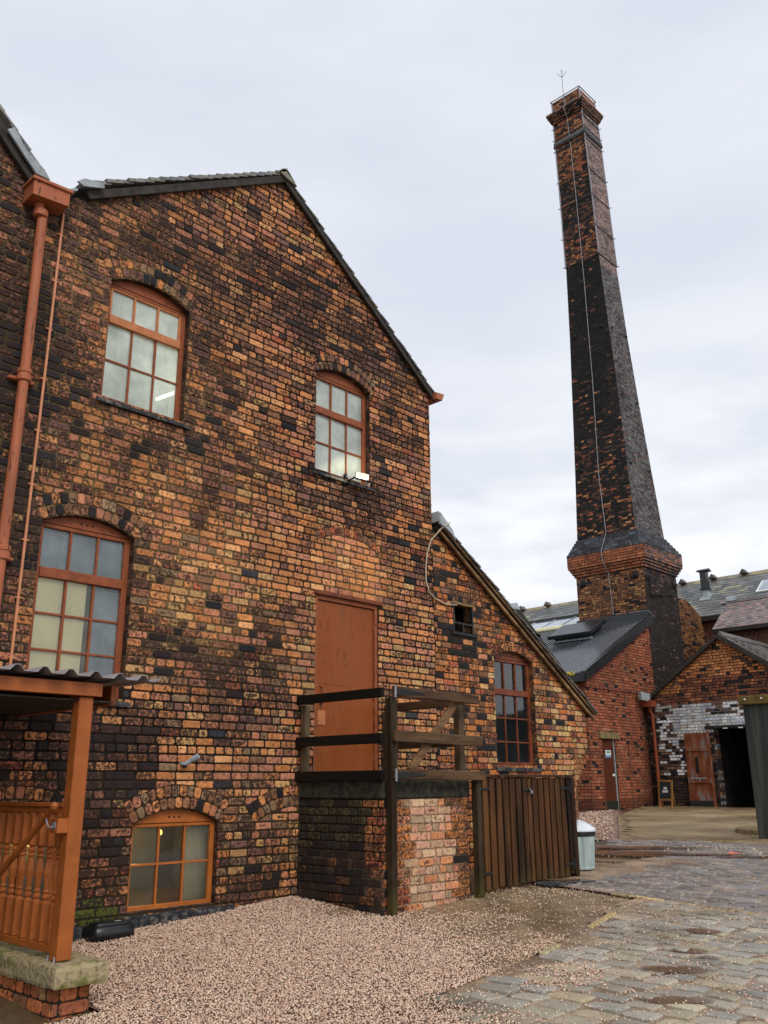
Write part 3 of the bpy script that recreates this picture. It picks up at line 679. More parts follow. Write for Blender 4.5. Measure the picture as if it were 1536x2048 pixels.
# stone setts: rows run out from the wall
def setts(name, x0, x1, y0, y1, rowx, leny, pal, mat, gap, ok, seed, hgt, rise):
    rng = random.Random(seed); mb = MB(); x = x0; r = 0
    while x < x1:
        y = y0-rng.random()*leny
        w = rowx*rng.uniform(.93, 1.07)
        while y < y1:
            l = leny*rng.uniform(.78, 1.22)
            cx, cy = x+w/2, y+l/2
            if ok(cx, cy, rng):
                g = gap*rng.uniform(.6, 1.5); hx, hy = w/2-g, l/2-g; sk = rng.uniform(-.012, .012); z = gz(cx, cy)+rise+rng.uniform(-hgt, hgt)
                sx_, sy_ = rng.uniform(-.03, .03), rng.uniform(-.03, .03)
                if hx > .02 and hy > .02:
                    c = pal(cx, cy, rng); e = min(hx, hy)*.20; P8 = []
                    for (a_, b_) in ((-1, -1), (1, -1), (1, 1), (-1, 1)):
                        jx, jy = rng.uniform(-.008, .008), rng.uniform(-.008, .008)
                        if a_*b_ > 0: P8 += [(a_*hx+jx, b_*(hy-e)+jy), (a_*(hx-e)+jx, b_*hy+jy)]
                        else: P8 += [(a_*(hx-e)+jx, b_*hy+jy), (a_*hx+jx, b_*(hy-e)+jy)]
                    P8 = sorted(P8, key=lambda q: math.atan2(q[1], q[0]))
                    R = []
                    for (k, dz) in ((1.0, -.05), (1.0, -.007), (.90, 0), (.45, .003)):
                        R += [(cx+q[0]*k+sk*q[1]/hy, cy+q[1]*(k if k > .9 else 1-(1-k)*.6*hx/hy), z+dz+q[0]*sx_+q[1]*sy_) for q in P8]
                    F = [(k*8+i, k*8+(i+1) % 8, (k+1)*8+(i+1) % 8, (k+1)*8+i) for k in range(3) for i in range(8)]+[tuple(24+i for i in range(8))]
                    mb.add(R, F, mat, (c[0], c[1], c[2], 1))
            y += l
        x += w; r += 1
    o = mb.build(name, smooth=False, fix=False); o['kind'] = 'structure'; return o
def pal_sett(x, y, rng):
    c = pick(rng, [(2, (.37, .34, .285)), (1.6, (.41, .36, .28)), (1, (.31, .285, .25)), (.9, (.46, .40, .28)), (.3, (.40, .31, .22))])
    return c
def ok_sett(x, y, rng):
    d = gravel_density(x, y)
    return y < edge_y(x)-.09 and rng.random() > (d-.45)*2.2
setts('cobbled_road', 3.6, 9.02, -9.5, -2.5, .185, .265, pal_sett, 'sett', .0035, ok_sett, 7, .0035, .014)
def pal_pav(x, y, rng): return pick(rng, [(2, (.25, .22, .205)), (1.5, (.29, .25, .225)), (1, (.20, .178, .168)), (.6, (.34, .28, .23))])
def ok_pav(x, y, rng):
    if y > -1.55+(fbm(x*1.3, y, 9)-.5)*.9 and x < 12.2: return False
    if y > -.4 and x < 12.8: return False
    n = fbm(x*.9, y*.9, 61)
    return not (x > 12.2 and n > .60)
setts('brick_pavement', 9.22, 14.6, -9.5, .4, .118, .235, pal_pav, 'paver', .004, ok_pav, 8, .004, .012)
sheet('road_bedding', 'sett_joint', None, .006, inc=lambda x, y: gravel_density(x, y) < .62 and (y < edge_y(x)+.02 if x < 9.1 else True), step=.12, bbox=(3.5, 15.2, -9.6, -1.2), rag=.008)
sheet('yard_road', 'sett_joint', None, -.008, inc=lambda x, y: True, step=.5, bbox=(14.2, 24.0, -12, 1.5), rag=.01)

# pale kerb stones round two sides of the cobbles
mb = MB(); x = 6.05
while x < 9.0:
    l = rngG.uniform(.28, .5)
    if not (6.5 < x < 6.9 or rngG.random() < .12):
        y0, y1 = float(edge_y(x)), float(edge_y(x+l)); cc = pick(rngG, [(1, (.36, .28, .16)), (.8, (.42, .33, .17)), (.4, (.24, .2, .14))])
        if x > 7.9 or x < 7.2: pass
        else: cc = (.48, .35, .15)
        mb.beam((x, y0-.03, gz(x, y0)+.004), (x+l-.02, y1-.03, gz(x+l, y1)+.004), .065, .03, 'kerb', cc+(1,), bev=.008)
    x += l
y = -2.2
while y > -3.5:
    l = rngG.uniform(.25, .4); mb.beam((9.12, y, gz(9.12, y)+.008), (9.11, y-l+.02, gz(9.12, y-l)+.008), .08, .03, 'kerb', pick(rngG, [(1, (.5, .38, .18)), (.6, (.34, .26, .14))])+(1,), bev=.012); y -= l
o = mb.build('kerb', fix=True); o['kind'] = 'structure'

# loose chippings
def pebbles():
    rng = np.random.RandomState(5); V = []; F = []; C = []; cnt = 0
    base = np.array([(1, 0, 0), (0, 1, 0), (-1, 0, 0), (0, -1, 0), (0, 0, 1), (.0, 0, -1), (.62, .62, .45), (-.62, .6, .4)], dtype=float)
    tri = np.array([(0, 6, 4), (6, 1, 4), (0, 1, 6), (1, 7, 4), (7, 2, 4), (1, 2, 7), (2, 3, 4), (3, 0, 4), (0, 3, 5), (3, 2, 5), (2, 1, 5), (1, 0, 5)])
    pts = []
    area_ = (2.8, 9.2, -7.2, 0.0)
    dx, dy = area_[1]-area_[0], area_[3]-area_[2]
    cand = rng.rand(int(dx*dy*5200), 2)*[dx, dy]+[area_[0], area_[2]]
    keep = rng.rand(len(cand))
    h = math.radians(90)-AZ; hd = np.array([math.cos(h), math.sin(h)])
    for (x, y), k in zip(cand, keep):
        # only where the picture or a step aside could see
        rx, ry = x, y+7.6; fw = rx*hd[0]+ry*hd[1]; sd_ = rx*hd[1]-ry*hd[0]
        if fw < 2.3 or abs(sd_) > fw*.62: continue
        d = gravel_density(x, y)
        if k < d: pts.append((x, y))
    # strays on the paving, the dirt and the far verge
    for _ in range(2600):
        x = rng.uniform(4.8, 14); y = rng.uniform(-6.5, -.2)
        if x > 6.5 and x < 8.1 and y > -1.4: continue
        if rng.rand() < .7: pts.append((x, y))
    for _ in range(5000):
        x = rng.uniform(13.5, 24); y = rng.uniform(.4, 5.2)
        if y > .55+(x-14)*.58: pts.append((x, y))
    n = len(pts); P = np.array(pts)
    pal = np.array([(.50, .35, .28), (.54, .40, .32), (.44, .28, .22), (.36, .21, .17), (.58, .46, .37), (.47, .33, .25), (.19, .11, .10), (.52, .38, .31)])
    ci = rng.choice(len(pal), n, p=[.2, .17, .15, .14, .10, .12, .05, .07])
    col = np.clip(pal[ci]**.8*rng.uniform(1.05, 1.55, (n, 1))*np.array([[1.06, 1.0, .88]]), 0, .88)
    s = rng.uniform(.005, .0095, (n, 1))*np.array([[1, 1, .7]])*rng.uniform(.75, 1.35, (n, 3))
    far = P[:, 0] > 13; s[far] *= 2.1
    a = rng.uniform(0, 2*math.pi, n); b = rng.uniform(-.8, .8, n)
    bv = base[None]*rng.uniform(.8, 1.2, (n, 8, 1))*s[:, None, :]
    x_, y_, z_ = bv[..., 0], bv[..., 1], bv[..., 2]
    x2 = x_*np.cos(b)[:, None]+z_*np.sin(b)[:, None]; z2 = -x_*np.sin(b)[:, None]+z_*np.cos(b)[:, None]
    x3 = x2*np.cos(a)[:, None]-y_*np.sin(a)[:, None]; y3 = x2*np.sin(a)[:, None]+y_*np.cos(a)[:, None]
    gzv = np.array([gz(px, py) for px, py in pts])+rng.uniform(.0, .012, n)
    gzv += np.where((P[:, 1] < -2.6) | (P[:, 0] > 9.2), .014, 0)
    W = np.stack([x3+P[:, 0:1], y3+P[:, 1:2], z2+gzv[:, None]], -1).reshape(-1, 3)
    T = (tri[None]+(np.arange(n)*8)[:, None, None]).reshape(-1, 3)
    me = bpy.data.meshes.new('gravel'); me.vertices.add(len(W)); me.vertices.foreach_set('co', W.ravel())
    me.loops.add(T.size); me.loops.foreach_set('vertex_index', T.ravel().astype(np.int32)); me.polygons.add(len(T))
    me.polygons.foreach_set('loop_start', (np.arange(len(T))*3).astype(np.int32)); me.polygons.foreach_set('loop_total', np.full(len(T), 3, dtype=np.int32))
    me.update(); me.validate(); me.materials.append(MATS['pebble'])
    at = me.attributes.new('Col', 'FLOAT_COLOR', 'POINT'); cc = np.repeat(np.concatenate([col, np.ones((n, 1))], 1), 8, 0).astype(np.float32); at.data.foreach_set('color', cc.ravel())
    o = bpy.data.objects.new('gravel', me); COL.objects.link(o); o['kind'] = 'stuff'; o['label'] = 'pink and white gravel chippings spread along the foot of the brick wall'; o['category'] = 'gravel'
pebbles()

# puddles and wet hollows
def puddle(cx, cy, rx, ry, rot, seed, off=.024):
    rng = random.Random(seed); n = 40; pts = []
    for i in range(n):
        a = 2*math.pi*i/n; r = .62+.75*fbm(math.cos(a)*1.6+seed, math.sin(a)*1.6+seed*3, seed); x, y = rx*r*math.cos(a), ry*r*math.sin(a)
        X = cx+x*math.cos(rot)-y*math.sin(rot); Y = cy+x*math.sin(rot)+y*math.cos(rot); pts.append((X, Y, gz(X, Y)+off))
    inn = [(cx+(X-cx)*.62, cy+(Y-cy)*.62, gz(cx+(X-cx)*.62, cy+(Y-cy)*.62)+off) for X, Y, _ in pts]
    mb = MB(); mb.add(pts+inn+[(cx, cy, gz(cx, cy)+off)], [(i, (i+1) % n, n+(i+1) % n, n+i) for i in range(n)]+[(n+i, n+(i+1) % n, 2*n) for i in range(n)], 'puddle_water', [(0, 0, 0, 1)]*n+[(1, 1, 1, 1)]*(n+1)); o = mb.build('puddle', fix=False)
    o['kind'] = 'structure'
h90 = math.radians(-50)
for i, (cx, cy, rx, ry) in enumerate([(8.03, -3.72, .20, .13), (7.32, -3.92, .16, .10), (7.25, -4.12, .10, .06), (6.76, -4.08, .30, .12), (6.13, -4.42, .30, .09), (12.2, -.7, 1.05, .42), (12.95, -.45, 1.3, .26), (12.75, -1.5, .9, .12), (11.4, -.8, .4, .12), (13.3, -2.6, 1.4, .16), (9.4, -1.40, .38, .12)]):
    puddle(cx, cy, rx, ry, h90, 11+i, .024 if cx < 9.1 else .030)

# ================================================================== main workshop
rb = random.Random(3)
works = thing('brick_workshop', (6.0, 0, -.1), 'tall gabled workshop of mottled orange and black brick with terracotta sash windows', 'building')
W1 = (3.92, 4.88, 4.78, 6.08, .13); W2 = (6.75, 7.69, 4.74, 6.02, .13); W3 = (3.47, 4.42, 1.87, 3.41, .12); W4 = (4.62, 5.57, .02, .76, .13); W0 = (3.02, 3.96, .02, .76, .13)
DR = (6.80, 7.83, 1.15, 3.21)
ops = [opening(*w) for w in (W1, W2, W3, W4, W0)]+[[(DR[0], DR[2]), (DR[1], DR[2]), (DR[1], DR[3]), (DR[0], DR[3])]]
rgs = [ring_area(*w, .218) for w in (W1, W2, W3, W4, W0)]
# two relieving arches of older, blocked openings
bl1 = (6.80, 7.84, 3.86, .13); bl2 = (6.02, 6.98, .72, .16)
def arch_only(b, t):
    inner = arch_pts(b[0], b[1], b[2], b[3], 5); outer = arch_pts(b[0], b[1], b[2], b[3], 5, t)
    return [[inner[i], inner[i+1], outer[i+1], outer[i]] for i in range(4)]
rgs += arch_only(bl1, .11)+arch_only(bl2, .218)
mb = MB()
regA = [(-.6, -.95), (3.15, -.95), (3.15, 6.62), (2.9, 6.86), (-.6, 10.1)]
regB = [(3.15, -.5), (8.88, -.5), (8.88, 6.37), (6.12, 8.44), (3.15, 6.63)]
for k, rg in enumerate((regA, regB)):
    brickwork(mb, Pfront, rg, pal_main, mort_main, holes=ops, rings=rgs, seed=10+k, v0=-.96, mort_holes=ops, joint=.0165)
def pal_arch(u, z, rng):
    c = pick(rng, [(1.2, BRN), (.8, BLK), (.9, OLV), (.5, ORG), (.5, PUR), (.3, PNK)] if z > 1.5 else [(1.3, BRN), (.9, ORG), (.7, OLV), (.3, BLK), (.6, PNK)]); return c, rng.choice((.2, .45, .7))
for w in (W1, W2, W3, W4, W0): voussoirs(mb, Pfront, w[0]-.01, w[1]+.01, w[3], w[4], 2, pal_arch, rb)
voussoirs(mb, Pfront, bl1[0], bl1[1], bl1[2], bl1[3], 1, lambda u, z, r: (pick(r, [(1, BRN), (1, RED), (.7, ORG)]), .5), rb)
voussoirs(mb, Pfront, bl2[0], bl2[1], bl2[2], bl2[3], 2, pal_arch, rb)
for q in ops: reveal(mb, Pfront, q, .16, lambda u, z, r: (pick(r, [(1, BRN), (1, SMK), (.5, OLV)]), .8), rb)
mb.build('wall', works, fix=False)
# side wall to the right, seen above the lean-to from elsewhere, and rear walls
mb = MB(); mb.box((8.62, .1, 0), (8.875, 13, 6.3), 'brick_far', (.16, .085, .05, .6)); mb.box((-.6, 12.8, 0), (8.88, 13, 6.3), 'brick_far', (.16, .085, .05, .6)); mb.build('rear_wall', works)

# roofs: overlapping tile courses give the stepped verge
def tiled_slope(mb, x0, z0, x1, z1, y0, y1, n, mat='slate', th=.022, pal=None, rng=rb, seg=0.3, first=True):
    """courses from eave (x0,z0) to ridge (x1,z1), running along y"""
    for i in range(n):
        t0, t1 = i/n, min(1.0, (i+1.35)/n); ax, az = x0+(x1-x0)*t0, z0+(z1-z0)*t0; bx, bz = x0+(x1-x0)*t1, z0+(z1-z0)*t1
        L = math.hypot(x1-x0, z1-z0); nx, nz_ = -(z1-z0)/L, (x1-x0)/L
        if nz_ < 0: nx, nz_ = -nx, -nz_
        y = y0+rng.uniform(-.015, .01)
        k = 0
        while y < y1:
            ye = min(y1, y+(seg if k < 60 else 3.0)); k += 1
            c = pal(rng) if pal else pick(rng, [(1, (.16, .16, .155)), (1, (.20, .19, .175)), (.6, (.24, .225, .18))]); lift = .024+rng.uniform(0, .008)
            p = [(ax+nx*lift, az+nz_*lift), (bx+nx*.004, bz+nz_*.004), (bx+nx*(.004+th), bz+nz_*(.004+th)), (ax+nx*(lift+th), az+nz_*(lift+th))]
            vs = [(u, y, w) for u, w in p]+[(u, ye-.004, w) for u, w in p]
            mb.add(vs, [(0, 1, 2, 3), (7, 6, 5, 4), (0, 4, 5, 1), (1, 5, 6, 2), (2, 6, 7, 3), (3, 7, 4, 0)], mat, (c[0], c[1], c[2], 1)); y = ye
mb = MB()
tiled_slope(mb, 8.97, 6.36, 6.10, 8.51, -.07, 13.1, 26, th=.016)
tiled_slope(mb, 3.50, 6.93, 6.10, 8.51, -.08, 13.1, 21, th=.035)
mb.box((3.46, .1, 6.4), (8.9, .12, 6.42), 'slate', (.1, .1, .1, 1))
# ridge tiles
y = -.1
while y < 13: mb.prism([(5.95, 8.46), (6.10, 8.60), (6.25, 8.46), (6.10, 8.55)], lambda u, w, d: (u, d, w), y, y+.44, 'slate', (.17, .16, .11, 1)); y += .45
mb.prism([(5.98, 8.50), (6.05, 8.575), (6.14, 8.56), (6.28, 8.42), (6.1, 8.46)], lambda u, w, d: (u, d, w), -.10, -.07, 'slate', (.20, .19, .12, 1))
rf = mb.build('roof', works)
mb = MB()
mb.beam((8.95, -.05, 6.315), (6.10, -.05, 8.465), .04, .065, 'bargeboard_dark'); mb.beam((3.55, -.05, 6.865), (6.10, -.05, 8.46), .04, .09, 'bargeboard_dark')
mb.build('bargeboard', rf)
mb = MB(); tiled_slope(mb, 3.02, 6.84, .3, 9.55, -.10, 13.1, 19); lr = mb.build('roof', works)
mb = MB(); mb.beam((3.0, -.05, 6.74), (.3, -.05, 9.44), .05, .12, 'bargeboard_dark'); mb.build('bargeboard', lr)
# lead dressings at the valley
mb = MB()
mb.prism([(2.72, 7.16), (2.86, 6.98), (3.06, 6.86), (3.12, 6.78), (2.98, 6.78), (2.66, 7.10)], lambda u, w, d: (u, d, w), -.125, -.10, 'lead')
mb.prism([(3.40, 6.92), (3.47, 6.99), (3.68, 7.04), (3.69, 6.99), (3.47, 6.90)], lambda u, w, d: (u, d, w), -.125, -.10, 'lead')
mb.prism([(3.0, 6.80), (3.2, 6.72), (3.42, 6.86), (3.42, 6.83), (3.2, 6.69), (3.0, 6.77)], lambda u, w, d: (u, d, w), -.1, 13, 'lead')
mb.build('valley_flashing', works)
# end of the eaves gutter at the right corner
mb = MB(); mb.prism([(8.90, 6.40), (8.90, 6.31), (9.03, 6.31), (9.08, 6.42), (9.06, 6.42), (9.02, 6.33), (8.92, 6.33), (8.92, 6.40)], lambda u, w, d: (u, d, w), -.12, 13, 'pipe_paint')
mb.prism([(8.90, 6.40), (8.90, 6.31), (9.03, 6.31), (9.08, 6.42)], lambda u, w, d: (u, d, w), -.125, -.12, 'pipe_paint'); mb.build('gutter', works)
# rainwater hopper and downpipe
mb = MB(); hz = 6.45
mb.prism([(2.93, hz+.02), (3.29, hz+.06), (3.29, hz+.21), (2.93, hz+.18)], lambda u, w, d: (u, d, w), -.23, -.01, 'pipe_paint')
mb.prism([(2.91, hz+.18), (3.31, hz+.21), (3.31, hz+.24), (2.91, hz+.21)], lambda u, w, d: (u, d, w), -.25, -.01, 'pipe_paint')
hop = mb.build('hopper', works)
mb = MB(); mb.tube([(3.06, -.10, 6.48), (3.06, -.10, 6.44), (3.10, -.10, 6.36), (3.11, -.10, 5), (3.11, -.10, 4), (3.10, -.10, 2.9), (3.09, -.10, -.5)], .046, 'pipe_paint', 16)
mb.lathe((3.08, -.10, 6.34), [(.058, 0), (.068, .01), (.068, .07), (.058, .08)], 'pipe_paint', 16)
for z in (4.62, 2.95, 1.4):
    mb.lathe((3.11, -.10, z), [(.054, 0), (.066, .01), (.066, .05), (.058, .055), (.058, .08), (.066, .085), (.066, .12), (.054, .13)], 'pipe_paint', 16)
    mb.box((2.99, -.06, z+.02), (3.23, -.01, z+.05), 'pipe_paint', bev=.006)
mb.build('downpipe', works, smooth=False)
mb = MB(); mb.tube([(3.335, -.025, 6.55), (3.33, -.025, 4.5), (3.32, -.025, 1.9)], .013, 'conduit_paint', 8)
z = 6.3
while z > 1.9: mb.box((3.295, -.032, z), (3.36, -.006, z+.014), 'conduit_paint', bev=.003); z -= .52
mb.build('conduit', works)

def window(parent, w, cols, zt, zr, mat, y=.075, fw=.055, arch=True, glassm='glass_misted', board='frame', light_top=None, holes=0, sash=None, glass_cols=None, muntin=.022, sill='brick', sillm='blue_brick_sill', P=None, room='room_wall', sillh=.055):
    """zt: (bottom, top) of a separate upper light or None; zr: heights of the pane rows' edges, top to bottom"""
    x0, x1, z0, zs, rise = w; mb = MB(); d0, d1 = y, y+.055
    P = P or (lambda u, v, d: (u, d, v))
    def bx(a, b, c, d, e0=d0, e1=d1, m=mat, bev=.004):
        mb.box(P(a, c, e0), P(b, d, e1), m, bev=bev)
    zt_top = zs+.005
    bx(x0, x0+fw, z0, zt_top); bx(x1-fw, x1, z0, zt_top); bx(x0+fw, x1-fw, z0, z0+fw*.8); bx(x0+fw, x1-fw, zs-fw*.6, zt_top)
    if arch:
        pts = arch_pts(x0+.004, x1-.004, zs, rise-.004, 9); pl = [(x0+.004, zs+.006), (x1-.004, zs+.006)]+pts[::-1]
        mb.prism(pl, lambda u, v, d: P(u, v, d), d0-.003, d1-.01, mat)
        for i in range(holes): 
            hx = (x0+x1)/2+(i-(holes-1)/2)*.055
            mb.lathe(P(hx, zs+.055, d0-.001), [(.011, -.003), (.011, .003)], 'dark_interior', 10, M=Matrix.Rotation(math.radians(90), 4, 'X'))
    ix0, ix1 = x0+fw, x1-fw; top = zs-fw*.6; m2 = light_top or mat
    if zt:
        bx(ix0, ix1, zt[0], zt[1], d0-.012, d1, m2)                       # transom, proud
        if light_top:
            for a, b in ((ix0, ix0+.022), (ix1-.022, ix1)): bx(a, b, zt[1], top, d0+.004, d1-.012, m2)
            bx(ix0+.022, ix1-.022, top-.02, top, d0+.004, d1-.012, m2)
        for k in range(1, cols): 
            xx = ix0+(ix1-ix0)*k/cols; bx(xx-muntin/2, xx+muntin/2, zt[1], top-.004, d0+.006, d1-.008, m2, .002)
        ztop2 = zt[0]
    else: ztop2 = top
    for k in range(1, cols):
        xx = ix0+(ix1-ix0)*k/cols; bx(xx-muntin/2, xx+muntin/2, z0+fw*.8, ztop2, d0+.012, d1-.004, mat, .002)
    for z in zr: bx(ix0, ix1, z-muntin*.45, z+muntin*.45, d0+.014, d1-.006, mat, .002)
    fr = mb.build('window', parent)
    # panes, in putty
    mb = MB(); rng = random.Random(int(x0*100)); rows = []
    if zt: rows.append((zt[1], top))
    ed = [ztop2]+list(zr)+[z0+fw*.8]
    for a, b in zip(ed[:-1], ed[1:]): rows.append((b, a))
    for (a, b) in rows:
        for k in range(cols):
            xa = ix0+(ix1-ix0)*k/cols; xb = ix0+(ix1-ix0)*(k+1)/cols; g = glass_cols[k] if glass_cols and not (zt and a == zt[1]) else glassm
            t1, t2 = rng.uniform(-.0025, .0025), rng.uniform(-.0025, .0025); yy = d0+.030
            mb.add([P(xa, a, yy+t1), P(xb, a, yy-t1), P(xb, b, yy-t1+t2), P(xa, b, yy+t1+t2)], [(0, 1, 2, 3)], g)
    mb.build('pane', fr, fix=False)
    # sill
    if sill == 'brick':
        mb = MB(); n = 11; 
        for i in range(n+1):
            a = x0-.05+(x1-x0+.12)*i/(n+1); b = a+(x1-x0+.12)/(n+1)-.006; s1 = rng.uniform(-.004, .006)
            vs = [P(a, z0-sillh-.02, -.045+s1), P(b, z0-sillh-.02, -.045+s1), P(b, z0+.004, d0+.0), P(a, z0+.004, d0+.0), P(a, z0-sillh+.015, -.045+s1), P(b, z0-sillh+.015, -.045+s1), P(a, z0-sillh-.02, d0), P(b, z0-sillh-.02, d0)]
            mb.add(vs, [(0, 1, 5, 4), (4, 5, 2, 3), (0, 4, 3, 6), (1, 7, 2, 5), (0, 6, 7, 1), (6, 3, 2, 7)], sillm)
        mb.build('sill', fr)
    # the room behind, as a shallow recess
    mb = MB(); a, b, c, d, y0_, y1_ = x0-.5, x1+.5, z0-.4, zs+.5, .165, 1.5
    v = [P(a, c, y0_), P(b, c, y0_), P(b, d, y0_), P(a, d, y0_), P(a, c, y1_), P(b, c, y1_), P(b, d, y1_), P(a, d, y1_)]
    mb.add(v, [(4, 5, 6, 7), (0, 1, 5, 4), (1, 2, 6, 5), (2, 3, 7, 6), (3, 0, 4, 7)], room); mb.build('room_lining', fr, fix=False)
    return fr
f1 = window(works, W1, 3, (5.64, 5.73), (5.23,), 'frame_paint', light_top='frame_light')
f2 = window(works, W2, 3, (5.52, 5.61), (5.14,), 'frame_paint')
f3 = window(works, W3, 3, (2.91, 3.0), (2.585, 2.26), 'frame_paint', holes=3, glassm='glass_half', room='dark_interior', fw=.06, glass_cols=['glass_thin', 'glass_thin', 'glass_half'])
f4 = window(works, W4, 3, None, (.405,), 'cellar_frame', y=.06, holes=3, glass_cols=['glass_mid', 'glass_clear', 'glass_mid'], room='cellar_wall', fw=.05)
f0 = window(works, W0, 3, None, (.405,), 'cellar_frame', y=.06, holes=3, glassm='glass_clear', room='dark_interior', fw=.05)
# things seen through the glass: strip light, cream blind, pale curtain, cellar bulbs
mb = MB(); mb.tube([(4.90, .6, 5.24), (5.16, .6, 5.42)], .02, 'tube_glow', 8); tag(mb.build('strip_light'), 'glowing fluorescent tube behind the misted panes of the upper left window', 'strip light')
lt = bpy.data.lights.new('tube_lamp', 'POINT'); lt.energy = 9; lt.color = (.95, 1, .7); lt.shadow_soft_size = .15; lo = bpy.data.objects.new('tube_lamp', lt); lo.location = (4.90, .70, 5.25); COL.objects.link(lo)
mb = MB(); mb.box((3.48, .128, 1.9), (4.03, .134, 2.93), 'blind'); tag(mb.build('blind'), 'plain cream roller blind drawn behind the lower left window', 'blind')
mb = MB()
for i in range(8): mb.tube([(5.36+i*.036, .22+.006*(i % 2), -.1), (5.36+i*.036, .22+.006*(i % 2), .85)], .035, 'blind', 10)
tag(mb.build('curtain', smooth=True), 'pale curtain hanging at the right side of the arched cellar window', 'curtain')
def bulb(x, z, lab):
    t = thing('ceiling_bulb', (x, .55, z), lab, 'lamp')
    mb = MB(); mb.lathe((x, .55, z), [(.004, -.03), (.018, -.022), (.022, -.006), (.016, .012), (.008, .022)], 'bulb_glow', 14); mb.build('bulb', t, smooth=True)
    mb = MB(); mb.tube([(x, .55, z+.03), (x, .55, z+.45)], .005, 'black_iron', 6); mb.build('flex', t)
    l = bpy.data.lights.new('bulb_lamp', 'POINT'); l.energy = 10; l.color = (1, .62, .22); l.shadow_soft_size = .04; lo = bpy.data.objects.new('bulb_lamp', l); lo.location = (x+.08, 1.15, z+.02); COL.objects.link(lo)
bulb(5.27, .66, 'small warm bulb lit behind the middle pane of the cellar window with the curtain')
bulb(3.93, .62, 'small warm bulb lit in the cellar window behind the balusters')

# steel door
dm = MB(); x0, x1, z0, z1 = DR
dm.box((x0+.055, .035, z0), (x1-.055, .07, z1-.055), 'door_paint', bev=.004)
dm.box((x0+.10, .031, 2.20), (x0+.62, .034, 2.204), 'frame_paint')
dr = dm.build('door', works)
mb = MB(); mb.box((x0, .01, z0), (x0+.05, .08, z1), 'frame_paint', bev=.004); mb.box((x1-.05, .01, z0), (x1, .08, z1), 'frame_paint', bev=.004); mb.box((x0+.05, .01, z1-.05), (x1-.05, .08, z1), 'frame_paint', bev=.004)
mb.box((x0-.04, -.03, z1+.002), (x1+.05, .06, z1+.05), 'lean_frame', bev=.006); mb.build('door_frame', dr)
mb = MB(); mb.tube([(x0+.12, .035, 2.17), (x0+.12, -.01, 2.16), (x0+.125, -.022, 2.08), (x0+.12, -.01, 1.98), (x0+.12, .035, 1.97)], .011, 'frame_paint', 8); mb.build('handle', dr)
mb = MB(); mb.box((x0+.08, .028, 1.74), (x0+.20, .035, 1.90), 'frame_light', bev=.003); mb.build('lock_plate', dr)
for z in (1.35, 1.95, 2.9): mb = MB(); mb.tube([(x1-.053, .03, z), (x1-.053, .03, z+.09)], .009, 'frame_paint', 8); mb.build('hinge', dr)

# blue brick plinth course below the cellar window and beside it
mb = MB(); x = 3.98
while x < 5.72:
    l = .105; z = float(np.interp(x, [4, 5.7], [-.065, -.03])); mb.box((x, -.085+rb.uniform(-.006, .006), z-.12), (x+l-.008, .0, z+rb.uniform(.02, .028)), 'blue_brick_sill', bev=.018); x += l
mb.build('plinth', works)

# ================================================================== floodlight, vent pipe, utility box
fl = thing('floodlight', (7.30, -.08, 4.68), 'lit square floodlight on a bracket at the sill of the upper right window', 'floodlight')
M = Matrix.Translation((7.36, -.20, 4.745)) @ Matrix.Rotation(math.radians(-28), 4, 'Z') @ Matrix.Rotation(math.radians(-34), 4, 'X') @ Matrix.Rotation(math.radians(14), 4, 'Y') @ Matrix.Scale(1.0, 4)
mb = MB(); mb.box((-.085, 0, -.068), (.085, .028, .068), 'black_iron', M=M, bev=.008)
for i in range(5): mb.box((-.06+i*.028, .028, -.05), (-.054+i*.028, .042, .05), 'black_iron', M=M)
mb.build('housing', fl)
mb = MB(); mb.box((-.066, -.004, -.050), (.066, -.001, .050), 'floodlight_glow', M=M); mb.build('lamp_glass', fl)
mb = MB(); mb.beam((7.27, -.045, 4.70), (7.31, -.16, 4.74), .03, .012, 'black_iron'); mb.lathe((7.215, -.05, 4.74), [(.0, -.03), (.028, -.024), (.03, .01), (.02, .028)], 'black_iron', 12); mb.build('bracket', fl)
ll = bpy.data.lights.new('flood_lamp', 'AREA'); ll.shape = 'RECTANGLE'; ll.size = .14; ll.size_y = .11; ll.energy = 14; ll.color = (1, .9, .62)
lo = bpy.data.objects.new('flood_lamp', ll); COL.objects.link(lo); lo.matrix_world = M @ Matrix.Translation((0, -.012, 0)) @ Matrix.Rotation(math.radians(90), 4, 'X')
mb = MB(); mb.tube([(7.44, -.17, 4.73), (7.52, -.10, 4.70), (7.60, -.06, 4.70), (7.64, -.05, 4.745), (7.63, .03, 4.77)], .006, 'white_cable', 6)
tag(mb.build('cable', smooth=True), 'short white cable running from the floodlight to the window frame', 'cable')
mb = MB(); mb.tube([(5.10, .02, 1.295), (5.10, -.05, 1.295)], .022, 'grey_pipe', 14); mb.tube([(5.10, -.05, 1.29), (5.165, -.13, 1.35)], .022, 'grey_pipe', 14); mb.tube([(5.15, -.115, 1.338), (5.185, -.16, 1.37)], .027, 'grey_pipe', 14)
mb.lathe((5.10, -.06, 1.275), [(.0, -.02), (.02, -.015), (.024, .01), (.0, .02)], 'black_iron', 8); tag(mb.build('vent_pipe', smooth=False), 'stubby grey pipe elbow sticking out above the cellar window arch', 'pipe')
ub = thing('utility_box', (4.38, -.16, -.14), 'black rounded plastic box lying against the wall foot beside the cellar window', 'utility box')
mb = MB(); prof = [(0, -.10), (.03, -.115), (.06, -.10), (.085, -.04), (.09, .0), (.085, .04), (.06, .075), (.03, .085), (0, .085)]
